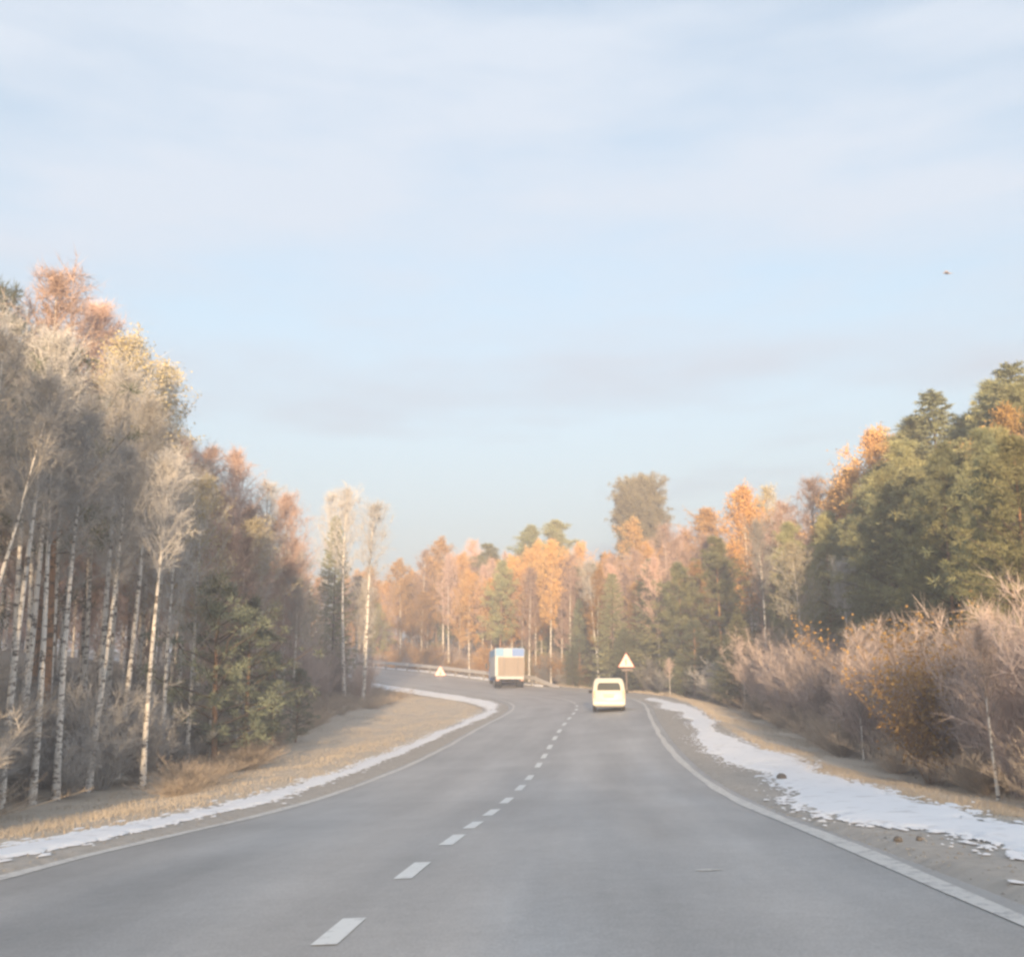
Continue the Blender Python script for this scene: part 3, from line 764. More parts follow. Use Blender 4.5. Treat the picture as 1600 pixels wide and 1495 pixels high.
# ------------------------------------------------------------------ trees one can point to
G_L = 'trees at the left forest edge'; G_R = 'trees on the right of the road'; G_C = 'trees beyond the bend'; G_S = 'small trees and shrubs by the road'
T = [
    # left stand
    ('fork', 14, 520, 20.0, 'leftmost white birch whose trunk forks halfway up into a slanting limb', G_L, dict(rz=0.0, wide=0.9)),
    ('darkpine', 22, 448, 34, 'tall pine with a knobbly top in the upper left corner of the forest', G_L, dict(wide=0.8)),
    ('red', 95, 436, 36, 'tallest left birch, its pointed crown glowing orange in the sun', G_L, dict(wide=1.25, var=0)),
    ('red', 140, 480, 39, 'orange crowned birch just right of the tallest left birch', G_L, dict(wide=1.1, var=1)),
    ('yellow', 205, 535, 36, 'pale yellow birch on the shoulder of the left treetop line', G_L, dict(wide=1.2, var=0)),
    ('yellow', 250, 575, 40, 'yellow birch with thin see-through crown above twin pale trunks', G_L, dict(wide=1.1, var=1)),
    ('darkpine', 120, 545, 27, 'pine with long dark drooping boughs behind the white left trunks', G_L, dict(wide=1.05, var=1)),
    ('bare', 222, 640, 30, 'birch with twin pale trunks rising at the slope of the left treetops', G_L, dict(wide=1.0, var=1, lean=1)),
    ('bare', 102, 640, 23, 'thick patchy white birch trunk in the middle of the dark left stand', G_L, dict(var=3)),
    ('bare', 138, 620, 24, 'straight slim birch right of the patchy white trunk', G_L, dict(var=1)),
    ('bare', 60, 600, 22, 'slim grey birch between the forked birch and the patchy trunk', G_L, dict(var=3)),
    ('bare', 178, 700, 26, 'short thin birch with broken pale bark left of the twin trunks', G_L, dict(var=1)),
    ('bare', 256, 720, 27, 'pale birch standing behind the orange brush at the left forest edge', G_L, dict(var=3)),
    ('red', 330, 703, 50, 'round topped birch glowing coral red in the left treetop line', G_L, dict(wide=1.3, var=2)),
    ('red', 378, 708, 54, 'pinkish birch right of the round coral red crown', G_L, dict(wide=1.1, var=0)),
    ('red', 300, 690, 46, 'orange brown birch left of the coral red crown', G_L, dict(wide=1.1, var=1)),
    ('bare', 425, 758, 58, 'grey pink birch where the left treetops begin to drop', G_L, dict(wide=1.2, var=2)),
    ('red', 455, 778, 58, 'last pinkish birch of the left stand before the gap', G_L, dict(wide=1.1, var=1)),
    ('bare', 463, 905, 47, 'slender pale trunk standing alone above the two young pines', G_L, dict(var=3, wide=0.8)),
    ('ypine', 350, 905, 34, 'bushy dark green young pine leaning out of the left forest edge', G_S, dict(wide=1.35)),
    ('ypine', 392, 935, 37, 'dark green young pine bough beside the bushy one', G_S, dict(wide=1.3)),
    ('ypine', 432, 1020, 43, 'small green pine on the dry grass at the left edge', G_S, dict(wide=1.1)),
    ('ypine', 466, 1045, 46, 'smallest green pine, rightmost of those on the dry grass', G_S, dict(wide=1.0)),
    # clump left of the bend
    ('bare', 548, 765, 74, 'upright pale birch in the clump at the inside of the bend', G_L, dict(var=1, wide=1.1)),
    ('bare', 575, 792, 72, 'pale birch leaning right at the end of the roadside clump', G_L, dict(var=3, wide=1.1, lean=4)),
    ('spruce', 526, 805, 78, 'narrow green spruce inside the clump of pale birches', G_L, dict(var=1, wide=0.95)),
    ('bare', 518, 772, 80, 'feathery birch top left of the narrow green spruce', G_L, dict(var=2, wide=0.9)),
    # centre, beyond the bend
    ('gold', 628, 878, 128, 'low orange birch at the left end of the sunlit trees', G_C, dict(wide=1.3)),
    ('gold', 694, 845, 126, 'pointed orange birch in the sunlit row left of the truck', G_C, dict(wide=1.25, var=0)),
    ('red', 662, 862, 130, 'pinkish orange birch between two golden ones', G_C, dict(wide=1.2)),
    ('red', 738, 845, 128, 'pale pink birch right of the pointed orange one', G_C, dict(wide=1.1)),
    ('pine', 770, 852, 122, 'yellow green pine left of the tallest dark pine top', G_C, dict(wide=1.6)),
    ('pine', 828, 822, 118, 'pine with a dark pointed top in the middle of the sunlit row', G_C, dict(wide=1.6, var=0)),
    ('pine', 872, 815, 120, 'broad green pine right of the dark pointed top', G_C, dict(wide=1.6, var=1)),
    ('gold', 828, 862, 112, 'rounded orange birch standing before the green pines above the truck', G_C, dict(wide=1.2, var=2)),
    ('gold', 905, 850, 118, 'bright orange birch between the green pine and the domed tree', G_C, dict(wide=1.1)),
    ('gold', 770, 905, 108, 'golden birch in the row directly above the truck', G_C, dict(wide=1.1, var=1)),
    ('gold', 735, 895, 110, 'yellow orange birch left of the truck', G_C, dict(wide=1.1)),
    ('gold', 800, 900, 107, 'golden birch whose pale trunk stands just right of the truck', G_C, dict(wide=1.0, var=0)),
    ('gold', 845, 905, 104, 'orange birch with a lit trunk right of the truck', G_C, dict(wide=1.0, var=1)),
    ('spruce', 905, 935, 94, 'small dark spruce with pointed tip in the shade left of the van', G_C, dict(var=1, wide=0.95)),
    ('spruce', 822, 1000, 100, 'dark little spruce right beside the truck', G_C, dict(var=0, wide=0.8)),
    ('bare', 935, 880, 88, 'white birch leaning slightly behind the pale van', G_C, dict(var=3, lean=-3)),
    ('dome', 1000, 766, 116, 'big dome topped pine standing high above the other trees', G_R, dict(wide=0.80)),
    ('gold', 990, 815, 102, 'orange birch crown in front of the dome topped pine', G_R, dict(wide=1.15, var=2)),
    ('red', 955, 870, 100, 'reddish birch left of the orange crown under the dome', G_R, dict(wide=1.3)),
    ('red', 1042, 822, 98, 'coral birch with a bright lit trunk right of the dome topped pine', G_R, dict(wide=1.2, var=0)),
    ('gold', 1100, 797, 92, 'orange birch peak right of the dome topped pine', G_R, dict(wide=1.3, var=1)),
    ('red', 1072, 830, 94, 'rusty birch between the coral and the orange peak', G_R, dict(wide=1.2, var=1)),
    ('pine', 1118, 842, 70, 'rounded green pine in front of the orange peak', G_R, dict(wide=1.25, var=2)),
    ('spruce', 1030, 905, 80, 'dark green spruce above the warning sign', G_R, dict(wide=1.3, var=2)),
    ('pine', 1060, 880, 75, 'green pine left of the rounded one, low in shade', G_R, dict(wide=1.2, var=0)),
    ('gold', 1168, 765, 72, 'tall golden birch with two bright trunks on the right skyline', G_R, dict(wide=1.1, var=1)),
    ('yellow', 1200, 764, 73, 'olive yellow birch beside the two bright trunks', G_R, dict(wide=1.1, var=1)),
    ('bare', 1186, 820, 60, 'white leaning birch trunk above the right thicket', G_R, dict(var=1, lean=-2.5)),
    ('red', 1230, 788, 68, 'pale rusty birch right of the tall golden one', G_R, dict(wide=1.2, var=2)),
    ('red', 1270, 752, 66, 'wispy pink birch top poking above the right skyline', G_R, dict(wide=1.2, var=0)),
    ('gold', 1305, 765, 64, 'orange birch before the tall golden pair', G_R, dict(wide=1.15, var=0)),
    ('gold', 1362, 676, 60, 'tall rounded golden birch left of the big spruces', G_R, dict(wide=1.15, var=2)),
    ('gold', 1400, 690, 58, 'narrow golden birch tucked against the big spruces', G_R, dict(wide=1.0, var=1)),
    ('gold', 1332, 735, 62, 'lower golden birch left of the tall rounded one', G_R, dict(wide=1.1, var=1)),
    ('yellow', 1258, 850, 52, 'birch with a slanting sunlit trunk in the right stand', G_R, dict(wide=1.0, var=0, lean=-5)),
    ('spruce', 1455, 608, 49, 'tall pale green spruce with a thin pointed tip on the right', G_R, dict(wide=1.35, var=0)),
    ('pine', 1420, 690, 46, 'broad yellow green pine below the tall pale spruce', G_R, dict(wide=1.35, var=2)),
    ('spruce', 1390, 790, 43, 'dark lower spruce at the left end of the right evergreens', G_R, dict(wide=1.3, var=2)),
    ('spruce', 1530, 625, 46, 'green spruce between the tall pale spruce and the right edge', G_R, dict(wide=1.2, var=1)),
    ('spruce', 1580, 565, 44, 'tallest spruce at the right edge of the view', G_R, dict(wide=1.25, var=0)),
    ('gold', 1562, 640, 37, 'orange birch wedged among the rightmost spruces', G_R, dict(wide=0.75, var=1)),
    ('pine', 1490, 740, 40, 'wide green pine in the middle of the right evergreens', G_R, dict(wide=1.4, var=0)),
    ('pine', 1508, 652, 50, 'full yellow green pine behind the gap right of the tall pale spruce', G_R, dict(wide=1.35, var=1)),
    ('pine', 1550, 600, 48, 'tall full pine left of the tallest spruce at the right edge', G_R, dict(wide=1.35, var=0)),
    ('pine', 1606, 600, 41, 'full pine cut by the right edge of the view', G_R, dict(wide=1.35, var=2)),
    ('pine', 1436, 655, 51, 'full pine just left of the tall pale spruce', G_R, dict(wide=1.3, var=1)),
    ('pine', 1585, 800, 34, 'green pine low at the right edge above the thicket', G_R, dict(wide=1.3, var=1)),
    ('bare', 1325, 880, 47, 'grey white birch trunk at the left side of the right thicket', G_R, dict(var=3, wide=0.9, lean=-1)),
    ('pole', 1343, 1075, 30.5, 'young birch with a clean pale stem at the edge of the right bank', G_S, dict(lean=-2.0)),
    ('pole', 1538, 985, 19.6, 'young pale stemmed birch nearest the right edge of the bank', G_S, dict(lean=-3.0, wide=0.9)),
    ('pole', 1160, 1000, 57, 'slim pale double stem at the far end of the right thicket', G_S, dict(wide=0.9)),
    ('pole', 1046, 1030, 69, 'small pale stem right of the warning sign', G_S, dict(wide=0.9, lean=-2)),
    ('goldthicket', 1440, 966, 25.0, 'shrub with a bright orange band of leaves in the right thicket', G_S, dict(wide=1.1)),
]
for k, u, v, y, lab, grp, kw in T:
    stand(k, u, v, y, lab, grp, **kw)

# ------------------------------------------------------------------ fill: the crowd of trees behind and between them
SKY_U = [-200, 0, 90, 150, 200, 250, 280, 320, 370, 400, 450, 480, 505, 520, 560, 590, 604, 625, 660, 700, 740, 780, 820, 870, 900, 935, 950, 1045, 1060, 1105, 1130, 1165, 1200, 1230, 1270, 1300, 1340, 1365, 1390, 1440, 1470, 1490, 1520, 1560, 1600, 1800]
SKY_V = [440, 455, 455, 490, 545, 580, 640, 705, 715, 765, 785, 815, 905, 860, 860, 880, 890, 888, 868, 852, 858, 858, 830, 822, 858, 860, 850, 835, 835, 802, 822, 775, 775, 798, 775, 780, 720, 690, 700, 650, 640, 665, 650, 590, 570, 520]
SEEN = []
FILL, FILL_O = [], []


for (k_, u_, v_, y_, *_r) in T:
    if k_ == 'fork' or (k_ == 'bare' and y_ < 32):
        for f_ in np.arange(0.5, 1.01, 0.07): SEEN.append((spot(u_, 900, y_)[0] * f_, y_ * f_))
    if k_ == 'goldthicket':
        for f_ in (0.88, 0.92, 0.96, 1.0, 1.04): SEEN.append((spot(u_, 1050, y_)[0] * f_, y_ * f_))
    if k_ == 'pole':        # keep the thin pale stems in the open: no shrub in front of them
        for f_ in (0.86, 0.89, 0.92, 0.95, 0.98, 1.0):
            SEEN.append((spot(u_ + 3, 1120, y_)[0] * f_, y_ * f_))


def photo_u(x, y, z):
    d = y * cP + z * sP
    return 800 + F_PX * x / d


EDGE_S = [-60, 12, 24, 40, 60, 75, 86, 100, 240]
EDGE_L = [7.2, 7.4, 8.8, 12, 15.2, 12.2, 8.8, 8.6, 8.6]
EDGE_R = [8.6, 8.6, 8.6, 9.2, 8.6, 8.2, 7.6, 7.6, 8]


def scatter(n, xr, yr, kinds, heights, label, group, mind=1.7, margin=(5, 60), depth=60, edge=0.0, tries=40, wide=(0.85, 1.15), us=(-140, 1740), cap=True, maxlat=99):
    got = 0
    for _ in range(n * tries):
        if got >= n: break
        x = RNG.uniform(*xr); y = RNG.uniform(*yr)
        s, lat = near(np.array([x]), np.array([y])); s, lat = float(s[0]), float(lat[0])
        e = np.interp(s, EDGE_S, EDGE_L if lat < 0 else EDGE_R) + edge
        if abs(lat) < e or abs(lat) > e + depth: continue
        if any((x - a) ** 2 + (y - b) ** 2 < mind * mind for a, b in SEEN): continue
        g = float(ground_z(np.array([x]), np.array([y]))[0])
        k = RNG.choice(list(kinds), p=np.array(list(kinds.values())) / sum(kinds.values()))
        h = RNG.uniform(*heights)
        u = photo_u(x, y, g + h * 0.7)
        if not us[0] < u < us[1]: continue
        if cap:
            wpx = 1.3 * F_PX / y
            vmin = max(np.interp(u + dd * wpx, SKY_U, SKY_V) for dd in (-1, -.5, 0, .5, 1))
            zc = spot(u, vmin + RNG.uniform(*margin), y)[1]
            h = min(h, zc - g)
        if h < heights[0] * 0.45: continue
        SEEN.append((x, y)); got += 1
        lb = label[k] if isinstance(label, dict) else label
        FILL.append((k, y, u, h, lb)); FILL_O.append(None)
        FILL_O[-1] = plant(k, x, y, h, lb, group + ' ' + plural(KIND[k][1].replace('_', ' ')), wide=RNG.uniform(*wide), z=g)
    return got


def plural(w): return w + ('es' if w.endswith('sh') else 's')


n = []
n.append(scatter(75, (-34, -4), (12, 48), {'bare': 8, 'red': 1.6, 'darkpine': 0.7, 'yellow': 1.2}, (11, 15),
        {'bare': 'one of the crowd of bare grey birches filling the shaded left stand', 'red': 'one of the brown twigged birches mixed into the shaded left stand',
         'darkpine': 'one of the dark pines half hidden among the left birches', 'yellow': 'one of the thinly leaved birches deep in the left stand'}, 'left stand'))
n.append(scatter(55, (-42, -6), (46, 105), {'red': 6, 'bare': 4, 'yellow': 1, 'spruce': 0.6}, (10, 14),
        {'bare': 'one of the grey birches behind the dry grass inside the bend', 'red': 'one of the reddish birches massed behind the dry grass inside the bend',
         'yellow': 'one of the yellowish birches behind the dry grass inside the bend', 'spruce': 'one of the spruces hidden behind the birches inside the bend'}, 'bend stand', us=(200, 640)))
n.append(scatter(105, (-32, 14), (94, 150), {'gold': 6, 'red': 2.5, 'pine': 1.2, 'spruce': 0.2}, (11, 16),
        {'gold': 'one of the sunlit golden birches massed beyond the bend', 'red': 'one of the pinkish birches among the gold beyond the bend',
         'pine': 'one of the green pines among the gold beyond the bend', 'spruce': 'one of the spruces among the gold beyond the bend'}, 'centre stand', mind=1.8, margin=(2, 55), us=(560, 960), depth=30))
n.append(scatter(75, (6, 40), (62, 120), {'red': 4, 'gold': 3, 'pine': 2, 'spruce': 1.6}, (11, 16),
        {'gold': 'one of the golden birches standing behind the van and warning sign', 'red': 'one of the rusty birches standing behind the van and warning sign',
         'pine': 'one of the green pines in the wood behind the van and warning sign', 'spruce': 'one of the dark spruces in the wood behind the van and warning sign'}, 'right far stand', margin=(2, 65), us=(900, 1330)))
n.append(scatter(70, (12, 48), (26, 64), {'spruce': 3, 'pine': 5.5, 'gold': 0.8, 'red': 0.8}, (10, 15),
        {'gold': 'one of the golden birches deep among the right evergreens', 'red': 'one of the rusty birches deep among the right evergreens',
         'pine': 'one of the green pines crowding behind the right thicket', 'spruce': 'one of the spruces crowding behind the right thicket'}, 'right near stand', margin=(0, 60), us=(1180, 1740), edge=3.5))
# shaded evergreen understorey behind the van and the sign
n.append(scatter(40, (-2, 22), (58, 104), {'spruce': 1.6, 'ypine': 2}, (2.5, 5), {'spruce': 'one of the low dark spruces in the shade behind the van', 'ypine': 'one of the low dark pines in the shade behind the van'},
        'shaded understorey', mind=1.2, us=(885, 1180), depth=7, cap=False, edge=-0.5, wide=(1.1, 1.5)))
# right thicket, left undergrowth, brush
n.append(scatter(55, (-26, 12), (90, 135), {'thicket': 1, 'goldthicket': 1}, (1.8, 4.0), 'one of the shrubs at the foot of the golden birches', 'bend foot', mind=0.9, us=(585, 930), depth=7, cap=False, edge=-0.4, wide=(1.1, 1.6)))
n.append(scatter(30, (2, 22), (58, 100), {'under': 1}, (1.5, 3.0), 'one of the dim bushes behind the van', 'shade bushes', mind=0.9, us=(850, 1200), depth=5, cap=False, edge=-0.6, wide=(1.0, 1.5)))
n.append(scatter(110, (9, 34), (16, 58), {'thicket': 1}, (2.6, 4.1), 'one of the bare reddish brown shrubs massed in the right thicket', 'right thicket', mind=0.95, us=(1150, 1760), depth=7, cap=False, edge=0.3, wide=(1.0, 1.35)))
n.append(scatter(26, (8, 24), (16, 60), {'brush': 1}, (0.7, 1.4), 'one of the low dry bushes along the foot of the right thicket', 'right thicket foot', mind=0.7, us=(1080, 1760), depth=1.0, cap=False, edge=-0.5))
n.append(scatter(70, (-26, -4), (11, 44), {'under': 1}, (1.2, 3.0), 'one of the dim grey bushes under the birches of the left stand', 'left undergrowth', mind=0.9, us=(-140, 420), depth=9, cap=False, edge=0.4, wide=(1.0, 1.5)))
n.append(scatter(110, (-24, -5), (12, 92), {'brush': 1}, (0.4, 0.95), 'one of the orange tan bushes in the dry grass at the left forest edge', 'left brush', mind=0.7, us=(-60, 640), depth=3.0, cap=False, edge=-1.2, wide=(1.0, 1.5)))
n.append(scatter(40, (-26, -8), (48, 92), {'thicket': 1}, (2.5, 4.5), 'one of the bare pinkish shrubs below the birches inside the bend', 'bend thicket', mind=1.0, us=(260, 620), depth=6, cap=False, edge=0.5, wide=(1.0, 1.4)))

# each tree of the crowd is described by the tree one can find next to it
MARKS = [(14, 20, 'the forked leftmost birch'), (60, 22, 'the slim left birch'), (102, 23, 'the patchy white birch'), (120, 27, 'the drooping dark pine'), (178, 26, 'the broken barked birch'), (222, 30, 'the twin trunked birch'),
         (256, 27, 'the pale forest edge birch'), (350, 34, 'the bushy young pine'), (432, 43, 'the small grass edge pine'), (330, 50, 'the coral red birch'), (425, 58, 'the grey pink birch'), (463, 47, 'the lone slender trunk'),
         (526, 78, 'the narrow clump spruce'), (575, 72, 'the right leaning clump birch'), (628, 128, 'the low orange birch'), (694, 126, 'the pointed orange birch'), (738, 128, 'the pale pink birch'), (790, 90, 'the truck'), (828, 118, 'the dark pointed pine'),
         (872, 120, 'the broad green pine'), (905, 94, 'the small dark spruce'), (935, 88, 'the leaning white birch'), (954, 51, 'the van'), (1000, 116, 'the dome topped pine'), (979, 76, 'the warning sign'), (1042, 98, 'the coral lit birch'), (1100, 92, 'the orange peak birch'),
         (1118, 70, 'the rounded green pine'), (1160, 57, 'the pale double stem'), (1186, 60, 'the leaning thicket birch'), (1168, 72, 'the tall golden pair'), (1270, 66, 'the wispy pink birch'), (1325, 47, 'the grey white trunk'), (1343, 30.5, 'the young bank birch'),
         (1362, 60, 'the tall rounded golden birch'), (1440, 28, 'the orange banded shrub'), (1455, 49, 'the tall pale spruce'), (1490, 40, 'the wide evergreen pine'), (1538, 19.6, 'the rightmost young birch'), (1585, 34, 'the low right edge pine'), (1580, 44, 'the tallest right spruce')]
NOUN = {'bare': 'bare birch', 'red': 'rusty birch', 'gold': 'golden birch', 'yellow': 'yellow birch', 'spruce': 'green spruce', 'pine': 'green pine', 'darkpine': 'dark pine', 'ypine': 'low dark pine',
        'thicket': 'reddish shrub', 'goldthicket': 'golden leaved shrub', 'brush': 'tan bush', 'under': 'dim bush'}
_cnt = {}
_lab = []
for (k, y, u, h, lb) in FILL:
    best = min(MARKS, key=lambda m: abs(m[0] - u) / 60 + abs(m[1] - y) / (0.35 * y))
    du, dy = u - best[0], (y - best[1]) / y
    side = 'left of ' if du < -30 else 'just left of ' if du < -9 else '' if du <= 9 else 'just right of ' if du <= 30 else 'right of '
    dep = 'in front' if dy < -0.35 else 'in front' if dy < -0.06 else '' if dy < 0.06 else 'close behind' if dy < 0.16 else 'behind' if dy < 0.32 else 'deep behind'
    if side and dep: rel = dep + ', ' + side
    elif side: rel = 'standing ' + side
    elif dep: rel = dep + (' of ' if dep.endswith('front') else ' ')
    else: rel = 'right beside '
    _lab.append(NOUN[k] + ' ' + rel + best[2])
for i, l in enumerate(_lab): _cnt.setdefault(l, []).append(i)
for l, ix in _cnt.items():
    ix = sorted(ix, key=lambda i: -FILL[i][3]) if len(ix) < 3 else sorted(ix, key=lambda i: FILL[i][2])
    words = [''] if len(ix) == 1 else ['taller ', 'lower '] if len(ix) == 2 else ['leftmost '] + [q + ' from left, ' for q in ('second', 'third', 'fourth', 'fifth', 'sixth', 'seventh', 'eighth', 'ninth', 'tenth')[:len(ix) - 2]] + ['rightmost ']
    for w_, i in zip(words, ix): FILL_O[i]['label'] = w_ + l
print('fill', n, len(FILL))

def wood(name, protos, spots, mats, label):
    """a wood too thick or too far off to count: many simple trees joined in one mesh"""
    rng = np.random.default_rng(77); V, I, Cn, Mi = [], [], [], []; n0 = 0
    src = []
    for tm, cm, H, (ti, ci) in protos:
        part = []
        for me_, mi in ((tm, ti), (cm, ci)):
            co = np.empty(len(me_.vertices) * 3, np.float32); me_.vertices.foreach_get('co', co)
            li = np.empty(len(me_.loops), np.int32); me_.loops.foreach_get('vertex_index', li)
            cc = np.empty(len(me_.polygons), np.int32); me_.polygons.foreach_get('loop_total', cc)
            part.append((co.reshape(-1, 3), li, cc, mi))
        src.append((part, H))
    for x, y, h, wd, k in spots:
        part, H = src[k]; g = float(ground_z(np.array([x]), np.array([y]))[0]); a = rng.uniform(0, 6.28)
        rot = np.array([[math.cos(a), -math.sin(a), 0], [math.sin(a), math.cos(a), 0], [0, 0, 1]])
        for co, li, cc, mi in part:
            V.append((co * np.array([wd, wd, h / H])) @ rot.T + np.array([x, y, g])); I.append(li + n0); Cn.append(cc); Mi.append(np.full(len(cc), mi)); n0 += len(co)
    o = link(name, make_mesh(name, np.concatenate(V), np.concatenate(Cn), np.concatenate(I), mats, np.concatenate(Mi)))
    return prop(o, label, 'forest', kind='stuff')


LOWP = [deciduous(910, 14, 0.04, 1.9, 0.6, 40, 9, 6, 0.6, 0.035, mats=(M_TWIGRED,), bark=M_BIRCH) + ((0, 1),),
        deciduous(911, 14, 0.06, 1.9, 0.6, 40, 9, 6, 0.6, 0.03, leaves=1500, leaf=0.18, mats=(M_GOLDTWIG, M_GOLD), bark=M_BIRCH) + ((0, 2),),
        conifer(912, 16, 2.6, 60, (M_SPRUCE, M_CONBARK), M_CONBARK)[:3] + ((4, 3),)]


def back_spots(n):
    # the roadside wood behind the camera, that the road has just come through; its shade lies over the road
    rng = np.random.default_rng(78); pts = []
    for n_, xr, yr, h_, gap in ((int(n * 0.62), (-46, -3), (-40, 5), 14.0, 1.7), (int(n * 0.38), (-30, 46), (-66, -30), 8.5, 2.0)):
        got = 0; tries = 0
        while got < n_ and tries < 20000:
            tries += 1
            x = rng.uniform(*xr); y = rng.uniform(*yr)
            s, lat = near(np.array([x]), np.array([y]))
            if abs(lat[0]) < 6.8 or (lat[0] > 0 and y > -30) or (y > -9 and x > -13) or any((x - p[0]) ** 2 + (y - p[1]) ** 2 < gap ** 2 for p in pts): continue
            pts.append((x, y, h_ * rng.uniform(0.85, 1.15), 1.3, 2)); got += 1
    return pts


def far_spots():
    rng = np.random.default_rng(79); pts = []
    for n_, xr, yr, pk in ((230, (-105, -32), (14, 135), (0.75, 0.15, 0.10)), (80, (-70, 40), (150, 195), (0.25, 0.6, 0.15)), (90, (40, 95), (30, 150), (0.3, 0.3, 0.4))):
        for _ in range(n_):
            x = rng.uniform(*xr); y = rng.uniform(*yr); g = float(ground_z(np.array([x]), np.array([y]))[0])
            s, lat = near(np.array([x]), np.array([y]))
            if abs(lat[0]) < 14: continue
            u = photo_u(x, y, g + 9); v = np.interp(u, SKY_U, SKY_V)
            h = min(rng.uniform(11, 16), spot(u, v + 25, y)[1] - g)
            if h > 4: pts.append((x, y, h, 1.3, int(rng.choice(3, p=pk))))
    return pts


wood('forest', LOWP, back_spots(230), [M_BIRCH, M_TWIGRED, M_GOLD, M_SPRUCE, M_CONBARK], 'dense spruce forest along the road already driven')
wood('forest', LOWP, far_spots(), [M_BIRCH, M_TWIGRED, M_GOLD, M_SPRUCE, M_CONBARK], 'thick wood closing the view behind the roadside trees')

# ------------------------------------------------------------------ dry grass on the verges
def verge_grass():
    rng = np.random.default_rng(5); V = []
    def blades(n, s0, s1, o0, o1, h, w):
        s = s0 + (s1 - s0) * rng.uniform(0, 1, n) ** 1.25; o = rng.uniform(0, 1, n)
        lo = np.interp(s, *o0); hi = np.interp(s, *o1)
        P = road_pt(s, lo + (hi - lo) * o)
        P[:, 2] = ground_z(P[:, 0], P[:, 1]) - 0.01
        clump = np.clip(0.75 + 0.9 * vnoise(P[:, 0], P[:, 1], 0.8, 9), 0.25, 1.6)
        d = unit(rng.normal(0, 0.45, (n, 3)) + np.array([0.1, 0, 0.9])); d[:, 2] = np.abs(d[:, 2])
        V.append(slivers(P, d, h * clump * rng.uniform(0.5, 1.2, n), np.full(n, w), rng))
    blades(70000, 6, 66, ([6, 14, 30, 60, 66], [5.8, 6.0, 6.0, 5.9, 5.6]), ([6, 66], [9.4, 9.0]), 0.10, 0.011)
    blades(80000, 6, 100, ([6, 24, 40, 62, 75, 88, 100], [-8.5, -9.5, -12.5, -16, -13, -9.5, -9]), ([6, 60, 80, 100], [-5.1, -5.2, -6.3, -6.2]), 0.11, 0.011)
    blades(20000, 66, 130, ([66, 130], [5.6, 5.8]), ([66, 130], [8.0, 8.2]), 0.25, 0.03)
    Vv = np.concatenate(V)
    m = plant_mat('dry_grass', (0.54, 0.475, 0.39), (0.63, 0.56, 0.465), 0.8)
    return make_mesh('grass', Vv, 3, np.arange(len(Vv)), [m])


prop(link('grass', verge_grass()), 'short dry tan grass covering both verges', 'grass', kind='stuff')

# ------------------------------------------------------------------ stones and stump
M_STONE = plain('dark_stone', (0.15, 0.14, 0.13), 0.9, 0, 0.3, 20)


def stone(x, y, r, label, seed, z, flat=0.7):
    bm = bmesh.new(); bmesh.ops.create_icosphere(bm, subdivisions=2, radius=r)
    g = np.random.default_rng(seed)
    for v in bm.verts:
        v.co *= 1 + 0.22 * math.sin(v.co.x * 31 / (r * 18) + seed) + 0.12 * g.uniform(-1, 1); v.co.z *= flat
    o = from_bm('stone', bm, M_STONE, smooth=False); o.location = (x, y, z + r * flat * 0.6)
    return prop(o, label, 'stone', 'dark stones on the right shoulder')


for (s, o, r, lab, sd) in ((8.15, 4.05, 0.038, 'left dark stone of the pair on the gravel shoulder', 1), (8.2, 4.25, 0.03, 'right smaller dark stone of the pair on the gravel shoulder', 2), (20.2, 5.05, 0.10, 'dark lump lying in the middle of the right snow patch', 3)):
    p = road_pt(s, o); stone(p[0], p[1], r, lab, sd, p[2] - 0.01)

def loose_gravel():
    g = np.random.default_rng(15); n_ = 9000
    s_ = 3 + 45 * g.uniform(0, 1, n_) ** 1.6; right = g.uniform(size=n_) < 0.7
    o_ = np.where(right, 3.7 + 2.2 * g.uniform(0, 1, n_) ** 0.8, -3.7 - 1.3 * g.uniform(0, 1, n_))
    r_ = 0.004 + 0.016 * g.uniform(0, 1, n_) ** 3
    P = road_pt(s_, o_, -0.010); k_ = np.array([[1, 0, 0], [0, 1, 0], [-1, 0, 0], [0, -1, 0], [0, 0, 0.9]], float)
    V = P[:, None] + (k_[None] * g.uniform(0.6, 1.4, (n_, 5, 1))) * r_[:, None, None] + np.array([0, 0, 0.001])
    F_ = np.array([[0, 1, 4], [1, 2, 4], [2, 3, 4], [3, 0, 4]]); I = (np.arange(n_) * 5)[:, None, None] + F_[None]
    return make_mesh('gravel', V.reshape(-1, 3), 3, I.ravel(), [plain('pebble', (0.34, 0.32, 0.29), 0.9, 0, 0.5, 9)])


prop(link('gravel', loose_gravel()), 'loose pebbles strewn over the roadside shoulders', 'gravel', kind='stuff')

